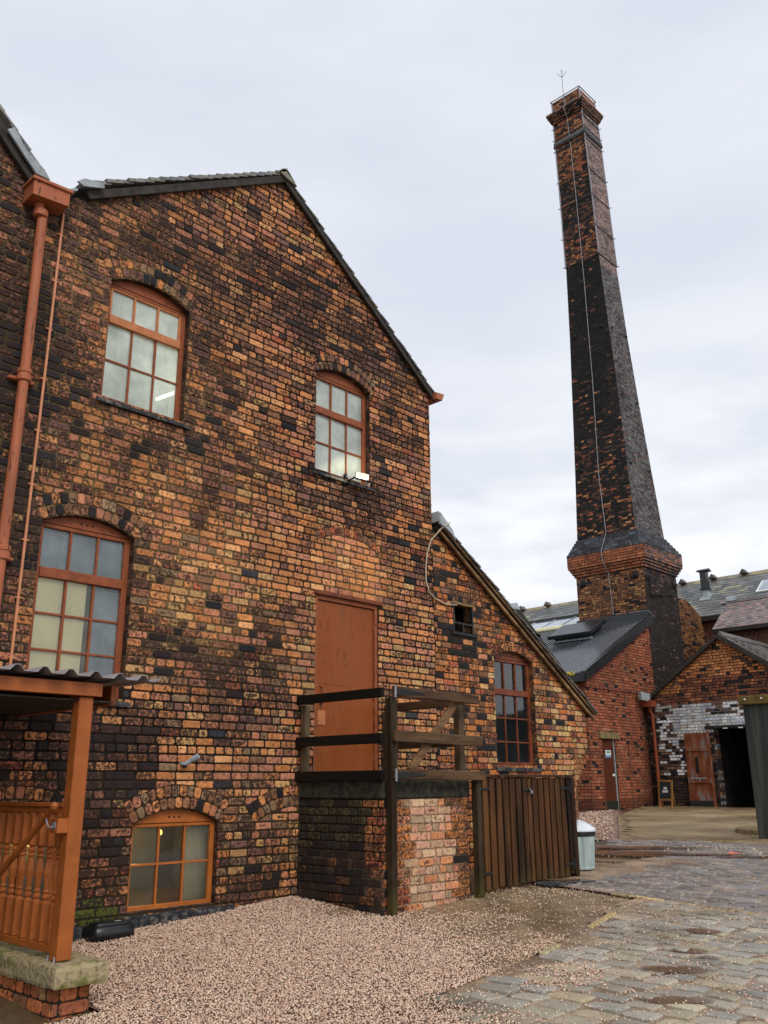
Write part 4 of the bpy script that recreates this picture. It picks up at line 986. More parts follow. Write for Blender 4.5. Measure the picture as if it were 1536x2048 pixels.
def capsule(mb, c, hx, hy, hz, mat, e=.045):
    n = 12; vs = []; fs = []; st = [(-1, .55), (-.93, .85), (-.82, 1), (.82, 1), (.93, .85), (1, .55)]
    for (t, k) in st:
        for i in range(n):
            a = 2*math.pi*i/n; ca, sa = math.cos(a), math.sin(a); y = hy*k*np.sign(ca)*abs(ca)**.55; z = hz*k*np.sign(sa)*abs(sa)**.55; vs.append((c[0]+hx*t, c[1]+float(y), c[2]+float(z)))
    for s_ in range(len(st)-1):
        for i in range(n): fs.append((s_*n+i, s_*n+(i+1) % n, (s_+1)*n+(i+1) % n, (s_+1)*n+i))
    fs += [tuple(range(n)), tuple((len(st)-1)*n+i for i in range(n))]; mb.add(vs, fs, mat)
capsule(mb, (4.36, -.18, -.09), .20, .11, .075, 'black_plastic'); mb.build('body', ub, smooth=True)
mb = MB(); capsule(mb, (4.36, -.18, -.02), .17, .085, .025, 'black_plastic'); mb.build('lid', ub, smooth=True)
mb = MB(); mb.box((4.38, -.23, .0), (4.44, -.21, .004), 'white_paint'); mb.build('catch', ub)

# ================================================================== lean-to
lean = thing('brick_lean_to', (10.6, 0, 0), 'low lean-to of orange and buff brick against the right end of the workshop', 'building')
LW = (10.14, 11.09, 1.34, 2.80, .12); VH = [(9.28, 3.07), (9.70, 3.07), (9.70, 3.44), (9.28, 3.44)]
CUT = [(12.03, -1), (13, -1), (13, 1.46), (12.03, 1.46)]
lo_ops = [opening(*LW), VH]
mb = MB(); regL = [(8.89, -.5), (12.44, -.5), (12.44, 2.16), (8.89, 4.42)]
brickwork(mb, Pfront, regL, pal_lean, mort_lean, holes=lo_ops+[CUT], rings=[ring_area(*LW, .125)], seed=40, v0=-.5, mort_holes=lo_ops+[CUT], joint=.013, hdr=.45)
voussoirs(mb, Pfront, LW[0]-.01, LW[1]+.01, LW[3], LW[4], 1, lambda u, z, r: (pick(r, [(2, ORG), (1, RED), (.6, BUF)]), .8), rb, thick=.12)
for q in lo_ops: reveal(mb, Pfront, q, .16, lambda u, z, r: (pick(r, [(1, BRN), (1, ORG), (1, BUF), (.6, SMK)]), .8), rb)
for k in range(6):   # corbelled courses over the cut corner
    z = 1.46-.078*(k+1); mb.box((12.03, .0, z+.006), (12.44-.07*(k+1) if k < 5 else 12.05, .22, z+.072), 'brick_old', pick(rb, [(1, BUF), (1, ORG)])+(.6,))
mb.build('wall', lean, fix=False)
mb = MB(); mb.box((12.2, .23, 0), (12.435, 5, 2.1), 'brick_far', (.3, .16, .07, .6)); mb.box((12.03, .0, -.3), (12.035, .3, 1.2), 'brick_far', (.3, .16, .07, .6)); mb.build('side_wall', lean)
mb = MB(); tiled_slope(mb, 12.62, 2.12, 8.92, 4.50, -.13, 5, 27, th=.020, pal=lambda r: pick(r, [(1, (.09, .085, .08)), (1, (.14, .12, .10)), (.5, (.19, .165, .13))])); rf = mb.build('roof', lean)
mb = MB(); mb.beam((12.56, -.075, 2.06), (8.93, -.075, 4.395), .04, .042, 'verge_timber'); mb.beam((12.60, -.105, 2.108), (8.95, -.105, 4.458), .03, .018, 'verge_timber'); mb.beam((12.56, .05, 2.10), (8.93, .05, 4.44), .2, .05, 'bargeboard_dark'); mb.build('verge_board', rf)
mb = MB(); mb.prism([(8.89, 4.46), (8.90, 4.62), (9.15, 4.42), (9.22, 4.28), (9.13, 4.36), (9.02, 4.42)], lambda u, w, d: (u, d, w), -.15, -.12, 'lead'); mb.box((8.89, -.12, 4.5), (8.91, 5, 4.64), 'lead'); mb.build('flashing', rf)
window(lean, LW, 3, (2.30, 2.385), (1.985, 1.66), 'lean_frame', y=.07, glassm='glass_dark', room='dark_interior', fw=.06, holes=3)
mb = MB(); mb.box((9.24, -.03, 3.02), (9.75, .05, 3.06), 'black_iron', bev=.004); mb.box((9.27, -.012, 3.06), (9.30, .02, 3.45), 'black_iron'); mb.box((9.68, -.012, 3.06), (9.705, .02, 3.44), 'black_iron')
mb.box((9.30, -.01, 3.175), (9.68, .015, 3.20), 'bargeboard_dark'); mb.box((9.48, -.01, 3.06), (9.50, .015, 3.175), 'bargeboard_dark'); mb.box((9.25, -.012, 3.445), (9.73, .03, 3.475), 'lintel_stone')
vf = mb.build('vent_frame', lean)
mb = MB(); v = [(9.2, .16, 3.0), (9.8, .16, 3.0), (9.8, .16, 3.5), (9.2, .16, 3.5), (9.2, .9, 3.0), (9.8, .9, 3.0), (9.8, .9, 3.5), (9.2, .9, 3.5)]
mb.add(v, [(4, 5, 6, 7), (0, 1, 5, 4), (1, 2, 6, 5), (2, 3, 7, 6), (3, 0, 4, 7)], 'dark_interior'); mb.box((9.30, .08, 3.21), (9.42, .2, 3.32), 'brick_old', (.3, .24, .12, .5)); mb.build('vent_recess', vf, fix=False)
mb = MB(); mb.tube([(9.06, -.18, 4.50), (8.96, -.12, 4.42), (8.83, -.03, 4.24), (8.755, -.02, 4.05), (8.72, -.02, 3.85), (8.72, -.02, 3.66), (8.78, -.02, 3.52), (8.90, -.03, 3.445), (9.08, -.03, 3.405), (9.33, -.03, 3.42)], .0095, 'cream_cable', 8)
tag(mb.build('cable', smooth=True), 'loose cream cable curving from the lean-to roof to the dark vent hole', 'cable')

# little roof behind the lean-to
rear = thing('rear_outhouse', (14.9, 3, .2), 'small outhouse with a dark verge peeping over the lean-to roof', 'building')
mb = MB(); Pq = lambda u, v, d: (u, 3-d, v)
simple_brick_wall(mb, Pq, [(12.6, .2), (16.2, .2), (16.2, 3.40), (14.85, 4.42), (12.6, 4.42)], seed=9); mb.build('wall', rear, fix=False)
mb = MB(); mb.beam((16.5, 2.93, 3.32), (14.80, 2.93, 4.56), .06, .16, 'bargeboard_dark'); mb.box((12.6, 2.9, 4.42), (14.84, 9, 4.5), 'slate', (.1, .1, .1, 1)); mb.beam((16.5, 6, 3.32), (14.8, 6, 4.56), 6.0, .05, 'slate', (.1, .1, .1, 1)); mb.prism([(14.70, 4.50), (14.86, 4.64), (14.98, 4.5)], lambda u, w, d: (u, d, w), 2.88, 3.1, 'lead'); mb.build('roof', rear)

# ================================================================== loading platform with timber rails
plat = thing('loading_platform', (7.24, -.62, -.05), 'brick loading platform under the brown door with dark slab and timber gate rails', 'platform')
mb = MB()
def pal_pl(u, v, rng):   # u measured outwards from the wall
    if u < 1.02:
        if v > .5: c = pick(rng, [(2, (.085, .075, .03)), (1, (.045, .047, .034)), (.8, (.07, .045, .026)), (.5, BLK)])
        else: c = pick(rng, [(1.6, (.055, .033, .023)), (1.2, BLK), (.4, (.18, .075, .03)), (.5, (.08, .065, .04))])
        return c, .8
    return pick(rng, [(2, ORG), (1, RED), (1, BRN)] if v > .35 else [(1, BRN), (1, SMK)]), .7
def mort_pl(u, v):
    n = fbm(u*3, v*4, 15)
    return mixc3((.02, .018, .013), (.26, .20, .14), max(0, min(1, (n-.45)*4)) if v < .45 else 0)
Pleft = lambda u, v, d: (6.60-d, -u, v)
brickwork(mb, Pleft, [(0, -.5), (1.255, -.5), (1.255, .955), (0, .955)], pal_pl, mort_pl, seed=51, v0=-.5)
def pal_pf(u, v, rng):
    n = fbm(u*2.5, v*2.5, 19); mid = 6.92+(n-.5)*.25 < u < 7.60+(fbm(v*3, u, 4)-.5)*.35
    if mid: c = pick(rng, [(2, (.58, .30, .19)), (1.2, (.56, .36, .22)), (1.2, (.62, .26, .12)), (.6, (.42, .28, .17))]); return c, .12
    return pick(rng, [(3, (.50, .19, .06)), (1.2, RED), (.8, PNK), (.8, BRN), (.3, BLK)]), .7
def mort_pf(u, v): return mixc3((.09, .06, .04), (.48, .32, .21), 1 if 6.93 < u < 7.6 else max(0, min(1, .35+fbm(u*2, v*2, 8)-.5)))
brickwork(mb, lambda u, v, d: (u, -1.255-d, v), [(6.60, -.5), (7.885, -.5), (7.885, .955), (6.60, .955)], pal_pf, mort_pf, seed=52, v0=-.5, hdr=.3)
brickwork(mb, lambda u, v, d: (7.885+d, -1.255+u, v), [(0, -.5), (1.255, -.5), (1.255, .955), (0, .955)], pal_pf, mort_pf, seed=53, v0=-.5, detail=1)
mb.build('brick_base', plat, fix=False)
mb = MB(); mb.box((6.575, -1.275, .962), (7.93, -.01, 1.135), 'concrete_dark', bev=.012); mb.build('slab', plat)
def railpost(x, y, z0, z1, w=.085, mat='timber_post', c=1.0):
    mb = MB(); mb.box((x-w/2, y-w/2, z0), (x+w/2, y+w/2, z1), mat, (c, c, c, 1), bev=.006); return mb.build('post', plat)
railpost(6.635, -1.335, gz(6.6, -1.3)-.05, 1.93, .075, c=.42); railpost(6.80, -1.20, 1.137, 1.93, .075, c=1.2); railpost(7.86, -1.20, 1.137, 1.93, .085, c=1.1)
railpost(7.965, -1.33, gz(7.9, -1.3)-.05, 1.135, .08, c=.38); railpost(6.625, -.06, 1.137, 1.93, .075, c=1.0); railpost(7.90, -.06, 1.137, 1.93, .07, c=.8)
def rail(p, q, h, mat, c=1.0, name='rail', w=.045):
    mb = MB(); mb.beam(p, q, w, h, mat, (c, c, c, 1), bev=.006); return mb.build(name, plat)
for z, h in ((1.985, .095), (1.54, .10), (1.185, .10)):
    rail((6.555, .0, z), (6.555, -1.30, z-.005), h, 'timber_black', .9)
for z, h, xe in ((1.985, .095, 7.96), (1.545, .105, 8.0), (1.185, .095, 8.03)):
    rail((6.60, -1.40, z+.005), (xe, -1.40, z-.006), h, 'timber_rail_x', .72)
rail((7.93, -1.25, 1.975), (7.93, -.02, 1.975), .095, 'timber_rail', .8); rail((7.93, -1.25, 1.54), (7.93, -.02, 1.54), .095, 'timber_rail', .6)
rail((6.90, -1.33, 1.22), (7.64, -1.33, 1.93), .085, 'timber_rail_x', 1.25, 'brace')
for z in (1.985, 1.185):
    mb = MB(); vs = [(6.61, -1.426, z+.03), (6.61, -1.426, z-.035), (7.05, -1.426, z-.008), (7.05, -1.426, z+.008)]
    mb.prism([(6.60, z+.03), (6.60, z-.035), (6.72, z-.03), (7.04, z-.008), (7.04, z+.008), (6.72, z+.028)], lambda u, w, d: (u, d, w), -1.430, -1.424, 'black_iron'); mb.tube([(6.60, -1.43, z-.06), (6.60, -1.43, z+.06)], .011, 'strap_steel', 8); mb.build('strap_hinge', plat)

# ================================================================== slatted timber gate beside the platform
gate = thing('timber_gate', (8.95, -1.30, 0), 'closed pair of dark slatted timber gates between the brick platform and the dustbin', 'gate')
def leaf(x0, x1, n, seed):
    r = random.Random(seed); mb = MB(); w = (x1-x0)/n
    for i in range(n):
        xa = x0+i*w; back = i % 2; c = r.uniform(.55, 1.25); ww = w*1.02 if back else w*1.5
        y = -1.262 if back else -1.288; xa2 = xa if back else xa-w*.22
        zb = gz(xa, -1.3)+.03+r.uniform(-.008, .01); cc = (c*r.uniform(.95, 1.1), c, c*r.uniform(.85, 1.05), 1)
        if back: cc = tuple(v*.35 for v in cc[:3])+(1,)  # recessed boards coloured darker to stand in for shade in the gaps
        mb.box((xa2, y, zb), (xa2+ww, y+.02, 1.165+r.uniform(-.004, .004)), 'fence_board', cc, bev=.004)
    for z in (.25, 1.0): mb.box((x0+.02, -1.240, z-.04), (x1-.02, -1.205, z+.04), 'fence_board', (.7, .7, .7, 1))
    return mb.build('gate_leaf', gate)
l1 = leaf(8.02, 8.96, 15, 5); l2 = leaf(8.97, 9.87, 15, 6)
def hinge(parent, x, z, s):
    mb = MB(); mb.box((x, -1.298, z-.014), (x+.20*s, -1.290, z+.014), 'black_iron', bev=.003); mb.box((x-.015, -1.300, z-.05), (x+.02, -1.290, z+.05), 'black_iron', bev=.003); mb.build('hinge', parent)
for z in (1.04, .18): hinge(l1, 8.045, z, 1); hinge(l2, 9.845, z, -1)
mb = MB(); mb.box((8.86, -1.304, 1.015), (9.06, -1.292, 1.05), 'black_iron', bev=.004); mb.tube([(8.98, -1.312, 1.04), (8.98, -1.33, 1.02), (9.0, -1.33, .99), (9.02, -1.312, 1.0)], .007, 'strap_steel', 8); mb.box((8.985, -1.326, .985), (9.03, -1.308, 1.02), 'strap_steel', bev=.004); mb.build('padlock', l1)
mb = MB(); mb.box((7.99, -1.31, 1.168), (9.93, -1.20, 1.198), 'fence_board', (.8, .8, .8, 1), bev=.004); mb.build('top_batten', gate)
for x in (9.915,):
    mb = MB(); mb.box((x-.04, -1.30, gz(x, -1.3)-.03), (x+.04, -1.21, 1.165), 'fence_board', (.6, .6, .6, 1), bev=.005); mb.build('gate_post', gate)
mb = MB(); y = -1.195  # unseen return to the wall, added behind the gate end to block light
while y < -.08: mb.box((9.90, y, gz(9.9, y)+.03), (9.92, y+.105, 1.16), 'fence_board', (rb.uniform(.5, 1.0),)*3+(1,), bev=.004); y += .112
mb.build('light_blocking_boards', gate)

# ================================================================== dustbin
bn = thing('dustbin', (10.43, -1.0, gz(10.43, -1)), 'galvanised dustbin with a bulging bag lid at the right end of the slatted gate', 'dustbin')
bx, by, bz = 10.43, -1.0, gz(10.43, -1)+.012
def ribbed(z, r, n=72, amp=.005): return [(bx+(r+amp*(1 if (k//2) % 2 else 0))*math.cos(2*math.pi*k/n), by+(r+amp*(1 if (k//2) % 2 else 0))*math.sin(2*math.pi*k/n), z) for k in range(n)]
mb = MB(); prof = [(0, .185, 0), (.02, .19, 0), (.03, .182, 0), (.06, .183, .005), (.40, .203, .005), (.43, .206, 0), (.445, .212, 0), (.455, .206, 0)]
vs = []; n = 72
for dz, r, am in prof: vs += ribbed(bz+dz, r, n, am)
fs = [(i*n+k, i*n+(k+1) % n, (i+1)*n+(k+1) % n, (i+1)*n+k) for i in range(len(prof)-1) for k in range(n)]+[tuple(range(n))[::-1]]
mb.add(vs, fs, 'galvanised'); mb.build('bin_body', bn)
mb = MB(); mb.lathe((bx, by, bz+.435), [(.212, -.045), (.222, -.03), (.224, 0), (.21, .01)], 'bag_black', 30); mb.build('bin_liner', bn)
mb = MB(); vs = []; n = 30; pr = [(.228, .0), (.236, .012), (.225, .035), (.19, .065), (.12, .10), (.05, .12), (.001, .125)]
for r, z in pr:
    for k in range(n):
        a = 2*math.pi*k/n; w = 1+.05*(fbm(math.cos(a)*2+z*30, math.sin(a)*2, 4)-.5); vs.append((bx+r*w*math.cos(a), by+r*w*math.sin(a), bz+.445+z*(1+.5*(fbm(math.cos(a)*3, math.sin(a)*3+r*10, 6)-.5))))
mb.add(vs, [(i*n+k, i*n+(k+1) % n, (i+1)*n+(k+1) % n, (i+1)*n+k) for i in range(len(pr)-1) for k in range(n)], 'bag'); mb.build('lid', bn, smooth=True)
for s in (-1, 1):
    mb = MB(); a = math.radians(-55 if s > 0 else 125); cx, cy = bx+.215*math.cos(a), by+.215*math.sin(a); tx, ty = -math.sin(a)*.05, math.cos(a)*.05; ox, oy = math.cos(a)*.03, math.sin(a)*.03
    mb.tube([(cx-tx, cy-ty, bz+.36), (cx-tx+ox, cy-ty+oy, bz+.33), (cx+tx+ox, cy+ty+oy, bz+.33), (cx+tx, cy+ty, bz+.36)], .006, 'galvanised', 6); mb.build('handle', bn)
mb = MB(); M_ = Matrix.Translation((9.35, -1.45, gz(9.35, -1.45)+.012)) @ Matrix.Rotation(math.radians(-14), 4, 'Z')
mb.box((-.36, -.16, -.02), (.36, .12, .012), 'blue_brick_sill', M=M_, bev=.006); tag(mb.build('drain_slab'), 'flat wet dark slab on the ground in front of the slatted gate', 'slab')

# ================================================================== engine house with the corrugated roof
eng = thing('engine_house', (23.5, 5.6, .45), 'red brick engine house with black corrugated roof leaning on the chimney base', 'building')
def pal_eng(u, v, rng):
    n = fbm(u*.6, v*.6, 71)
    c = pick(rng, [(3, (.34, .105, .055)), (2, (.28, .085, .045)), (1, (.38, .14, .075)), (.5, BRN), (.35, BLK)])
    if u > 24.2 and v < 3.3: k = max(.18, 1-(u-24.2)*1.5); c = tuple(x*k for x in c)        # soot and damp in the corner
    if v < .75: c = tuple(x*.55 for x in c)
    return c, .15
mb = MB(); Pe = lambda u, v, d: (u, 5.5-d, v)
ed = [(22.2, -.2), (22.9, -.2), (22.9, 2.28), (22.2, 2.28)]; lin_ = [(22.04, 2.28), (23.08, 2.28), (23.08, 2.46), (22.04, 2.46)]
brickwork(mb, Pe, [(21.57, -.1), (25.46, -.1), (25.46, 5.72), (21.57, 3.86)], pal_eng, lambda u, v: (.045, .022, .016) if fbm(u, v, 3) > .45 else (.09, .05, .035), holes=[ed, lin_], rings=[], seed=61, v0=-.1, mort_holes=[ed], detail=1, mat='brick_far', h=.007, mortar_step=.9)
brickwork(mb, lambda u, v, d: (21.57-d, -u, v), [(-12.5, -.1), (-5.5, -.1), (-5.5, 3.86), (-12.5, 3.86)], pal_eng, lambda u, v: (.06, .035, .025), seed=62, v0=-.1, detail=1, mat='brick_far', h=.007, mortar_step=1.5)
reveal(mb, Pe, ed, .1, lambda u, z, r: ((.2, .08, .05), .5), rb, mat='brick_far')
mb.box((21.54, 5.46, 3.62), (25.4, 5.492, 3.70), 'brick_far', (.25, .08, .05, .6))
for u in (23.60, ):
    mb.box((u, 5.488, .3), (u+.02, 5.492, 3.8), 'bargeboard_dark')
mb.build('wall', eng, fix=False)
mb = MB(); mb.box((22.24, 5.55, .42), (22.86, 5.59, 2.27), 'door_brown', bev=.004); d = mb.build('door', eng)
mb = MB(); mb.box((22.2, 5.53, .42), (22.24, 5.6, 2.28), 'frame_paint'); mb.box((22.86, 5.53, .42), (22.9, 5.6, 2.28), 'lead'); mb.build('door_frame', d)
mb = MB(); mb.box((22.72, 5.535, 1.30), (22.84, 5.55, 1.36), 'white_paint', bev=.004); mb.build('handle', d)
mb = MB(); mb.box((22.22, 5.53, .40), (22.88, 5.549, .66), 'plank_dark', bev=.006); mb.build('kick_board', d)
mb = MB(); mb.box((22.04, 5.44, 2.282), (23.08, 5.6, 2.455), 'lintel_stone', bev=.008); mb.build('lintel', eng)
mb = MB(); mb.box((22.15, 5.30, .30), (23.0, 5.5, .44), 'plank_dark', bev=.01); mb.build('doorstep', eng)
sg = thing('door_sign', (22.56, 5.54, 1.9), 'small white, green and blue safety sign fixed on the narrow brown door', 'sign')
mb = MB(); mb.box((22.42, 5.535, 1.78), (22.70, 5.546, 1.98), 'sign_white', bev=.002); mb.build('sign_plate', sg)
mb = MB(); mb.box((22.46, 5.531, 1.90), (22.66, 5.534, 1.96), 'sign_green'); mb.box((22.425, 5.531, 1.785), (22.695, 5.534, 1.85), 'sign_blue')
for i in range(5): mb.box((22.45+i*.046, 5.528, 1.812), (22.48+i*.046, 5.530, 1.824), 'sign_white')
mb.build('print', sg)
# roof
def rz(x): return 4.05+.5*(x-21.5)
mb = MB(); y = 5.36; prof = []
while y < 12.9: prof += [(y, 0), (y+.05, 0), (y+.065, .03), (y+.105, .03), (y+.12, 0)]; y += .13
nseg = [21.33, 23.4, 25.56]; vs = []; 
for si, x in enumerate(nseg):
    for (yy, h) in prof: vs.append((x, yy, rz(x)+h))
n = len(prof); fs = [(s_*n+i, s_*n+i+1, (s_+1)*n+i+1, (s_+1)*n+i) for s_ in range(2) for i in range(n-1)]
vs2 = [(x, yy, z-.02) for x, yy, z in vs]; mb.add(vs, fs, 'corrugated_black'); mb.add(vs2, fs, 'corrugated_black')
for xs in (22.3, 23.4, 24.5):
    for i in range(0, n, 10): mb.lathe((xs, prof[i][0]+.085, rz(xs)+.03), [(.012, 0), (.010, .012)], 'strap_steel', 6)
rf = mb.build('roof', eng)
mb = MB()
mb.prism([(21.30, rz(21.30)+.05), (25.55, rz(25.55)+.05), (25.49, rz(25.49)-.20), (21.62, rz(21.62)-.24), (21.30, rz(21.30)-.20)], lambda u, w, d: (u, d, w), 5.33, 5.47, 'black_trim')
mb.box((21.27, 5.33, rz(21.3)-.20), (21.33, 12.9, rz(21.3)-.01), 'black_trim'); mb.box((21.33, 5.47, rz(21.3)-.20), (21.57, 12.9, rz(21.3)-.17), 'black_trim')
mb.beam((21.30, 5.40, rz(21.30)+.058), (25.5, 5.40, rz(25.5)+.058), .16, .012, 'black_trim'); mb.build('barge_trim', rf)
mb = MB(); M_ = Matrix.Translation((24.42, 7.35, rz(24.42)+.06)) @ Matrix.Rotation(-math.atan(.5), 4, 'Y')
mb.box((-.42, -.62, 0), (.42, .62, .12), 'black_trim', M=M_, bev=.01); mb.box((-.55, -.78, .12), (.55, .78, .24), 'black_trim', M=M_, bev=.015); mb.box((-.5, -.72, -.01), (-.42, .66, .03), 'lead', M=M_); mb.build('roof_hatch', rf)
mb = MB(); mb.box((25.40, 8.0, 6.03), (25.75, 13.4, 6.16), 'blind', bev=.03); mb.box((25.35, 5.47, 5.9), (25.5, 7.95, 6.20), 'black_trim'); mb.build('ridge_capping', rf)
mb = MB(); mb.beam((25.8, 10.7, 6.14), (27.2, 10.7, 6.72), 5.5, .04, 'lead'); y = 8.05
sk_ = mb.build('monitor_roof', rf)
y = 8.1
while y < 13:
    mb = MB(); mb.beam((26.0, y+.42, 6.262), (27.0, y+.42, 6.676), .72, .03, 'skylight_glass'); mb.beam((26.0, y+.02, 6.268), (27.0, y+.02, 6.68), .05, .05, 'white_paint'); mb.build('skylight', rf); y += .85
mb = MB(); mb.box((27.1, 8.0, 6.60), (27.4, 13.5, 6.80), 'black_trim'); mb.build('monitor_trim', rf)
mb = MB(); pts = [(21.26, 6.9+.09*math.cos(a*1.3), 3.93+.05*math.sin(a*2.1)) for a in np.linspace(0, 12, 40)]
pts = [(21.245+.02*math.sin(i*.9), 5.72+.18*math.sin(i*.37)+.006*i, 3.97+.055*math.sin(i*.81)) for i in range(46)]
mb.tube(pts, .011, 'rope', 6); mb.tube([(21.25, 5.9, 3.95), (21.24, 6.05, 3.98), (21.25, 6.2, 3.93)], .018, 'rope', 6)
tag(mb.build('rope', smooth=True), 'bundle of yellow rope caught on the eaves of the black corrugated roof', 'rope')

# ================================================================== the factory chimney
ch = thing('factory_chimney', (26.6, 6.7, .4), 'very tall square tapering brick chimney stack black with soot', 'chimney')
BZ = [8.85, 11.4, 14.0, 16.5, 19.4, 23.3, 25.3, 26.92]
BC = [(26.525, 6.748, .978, 1.082), (26.498, 6.796, .84, .985), (26.47, 6.85, .715, .895), (26.45, 6.89, .65, .79), (26.425, 6.93, .62, .69), (26.391, 6.993, .585, .65), (26.371, 7.038, .585, .635), (26.35, 7.07, .56, .605)]
def csec(z): return tuple(float(np.interp(z, BZ, [b[i] for b in BC])) for i in range(4))
def chim_faces(mb, z0, z1, s0, s1, pal, mort, seed, course=.078, grow=0.0, L=.225, hrow=2):
    """four tapering faces between two sections"""
    c0x, c0y, h0x, h0y = s0; c1x, c1y, h1x, h1y = s1; h0x += grow; h0y += grow; h1x += grow; h1y += grow; H = z1-z0
    for k, (nx, ny) in enumerate(((-1, 0), (0, -1), (1, 0), (0, 1))):
        w0, w1 = (h0y, h1y) if nx else (h0x, h1x)
        m0 = Vector((c0x+nx*h0x, c0y+ny*h0y, z0)); m1 = Vector((c1x+nx*h1x, c1y+ny*h1y, z1)); U = Vector((-ny, nx, 0)) if True else None
        U = Vector((0, -1, 0)) if (nx, ny) == (-1, 0) else Vector((1, 0, 0)) if (nx, ny) == (0, -1) else Vector((0, 1, 0)) if (nx, ny) == (1, 0) else Vector((-1, 0, 0))
        Nn = Vector((nx, ny, 0))
        def P(u, v, d, m0=m0, m1=m1, U=U, Nn=Nn): return tuple(m0+(m1-m0)*(v/H)+U*u+Nn*d)
        # off-centre lean: the strips stay joined because each edge is interpolated
        brickwork(mb, P, [(-w0, 0), (w0, 0), (w1, H), (-w1, H)], lambda u, v, r, k=k: pal(k, u, z0+v, r), lambda u, v, k=k: mort(k, u, z0+v), seed=seed+k, detail=1, mat='brick_far', h=.006, course=course, L=L, hdr=.25, hrow=hrow, mortar_step=2)
def pal_shaft(k, u, z, rng):
    n = fbm(u*.9+k*7, z*.35, 91); n2 = fbm(u*1.7+k*3, z*.9, 95)
    if k == 1:
        c = pick(rng, [(3, (.15, .14, .145)), (1.5, (.21, .20, .205)), (1.2, (.07, .068, .072)), (.3, (.20, .12, .09))])
        if z > 19: c = pick(rng, [(2, (.34, .25, .23)), (1, (.42, .29, .26)), (1, (.20, .16, .155))])
        return c, .3
    blk = 2.8; orr = .25; br = .8
    if z < 14: orr = .35+max(0, (11-z)*.30); blk = 2.6; br = 1.3
    if 19.4 < z: orr = 1.4 if n2 > .45 else .5; blk = 1.2; br = 2.2
    if z > 23.1: orr = 4 if n2 > .38 else 1.2; blk = .8
    if 21.0 < z < 23.1: orr *= .3; blk *= 2.5
    if 12.5 < z <= 15: blk = 5; orr = .22 if n2 > .5 else .05; br = .5
    if 15 < z < 19.4: blk = 9; orr = .03 if n2 < .62 else .3; br = .25
    return pick(rng, [(blk, (.018, .018, .019)), (blk*.4, (.030, .027, .025)), (orr, (.38, .125, .062)), (orr*.5, (.46, .23, .10)), (br, (.12, .06, .04))]), .2
def mort_shaft(k, u, z): return (.02, .018, .017) if k != 1 else (.05, .048, .048)
mb = MB()
for i in range(len(BZ)-2): chim_faces(mb, BZ[i], BZ[i+1], BC[i], BC[i+1], pal_shaft, mort_shaft, 100+i*7)
s1 = csec(25.85); chim_faces(mb, 25.3, 25.85, BC[6], s1, pal_shaft, mort_shaft, 170)
mb.build('shaft', ch, fix=False)
# base
def pal_base(k, u, z, rng):
    n = fbm(u*.8+k*5, z*.8, 97)
    if k == 1:
        return pick(rng, [(2.4, (.028, .026, .026)), (1, (.06, .045, .04)), (.8 if z > 6.8 else .1, (.18, .10, .08))]), .7
    return pick(rng, [(2, (.16, .075, .042)), (1.6, (.26, .115, .055)), (1, (.38, .165, .07)), (.5, (.44, .25, .10)), (1.2 if n > .5 else .4, BLK)]), .25
bs = (26.6, 6.72, 1.10, 1.22)
mb = MB(); chim_faces(mb, -.1, 7.66, bs, bs, pal_base, lambda k, u, z: (.022, .018, .016) if k != 1 else (.018, .017, .017), 200)
mb.build('base', ch, fix=False)
mb = MB(); z = 7.66
def pal_corn(k, u, z, rng): return pick(rng, [(3, (.42, .145, .07)), (1, (.34, .11, .055)), (.7, (.46, .21, .095)), (.4, BRN)] if k != 1 else [(1, (.26, .15, .12)), (1, (.12, .09, .085)), (.7, (.33, .15, .10))]), .2
for i in range(4):
    g = .045*(i+1); chim_faces(mb, z, z+.085, bs, bs, pal_corn, lambda k, u, z: (.03, .02, .015), 210+i, course=.085, grow=g, hrow=2)
    sx, sy = bs[2]+g, bs[3]+g; mb.box((bs[0]-sx+.002, bs[1]-sy+.002, z-.004), (bs[0]+sx-.002, bs[1]+sy-.002, z), 'bargeboard_dark'); z += .085
chim_faces(mb, z, z+.34, bs, bs, pal_corn, lambda k, u, z: (.03, .02, .015), 220, course=.085, grow=.19)
sx, sy = bs[2]+.19, bs[3]+.19; mb.box((bs[0]-sx+.002, bs[1]-sy+.002, z-.004), (bs[0]+sx-.002, bs[1]+sy-.002, z), 'bargeboard_dark'); z += .34
ns_ = 6; z_a = z
for i in range(ns_):
    t = i/ns_; cx = bs[0]*(1-t)+26.525*t; cy = bs[1]*(1-t)+6.748*t; hx = (bs[2]+.20)*(1-t)+.978*t; hy = (bs[3]+.20)*(1-t)+1.082*t; dz = (8.93-z_a)/ns_
    chim_faces(mb, z, z+dz, (cx, cy, hx, hy), (cx, cy, hx-.015, hy-.015), lambda k, u, z, r: (pick(r, [(1, (.07, .075, .085)), (1, (.05, .052, .06)), (.5, (.11, .115, .125))]), .1), lambda k, u, z: (.02, .02, .02), 230+i, course=dz, hrow=9)
    mb.box((cx-hx+.018, cy-hy+.018, z+dz-.004), (cx+hx-.018, cy+hy-.018, z+dz), 'slate', (.36, .37, .39, 1)); z += dz
mb.build('cornice', ch, fix=False)
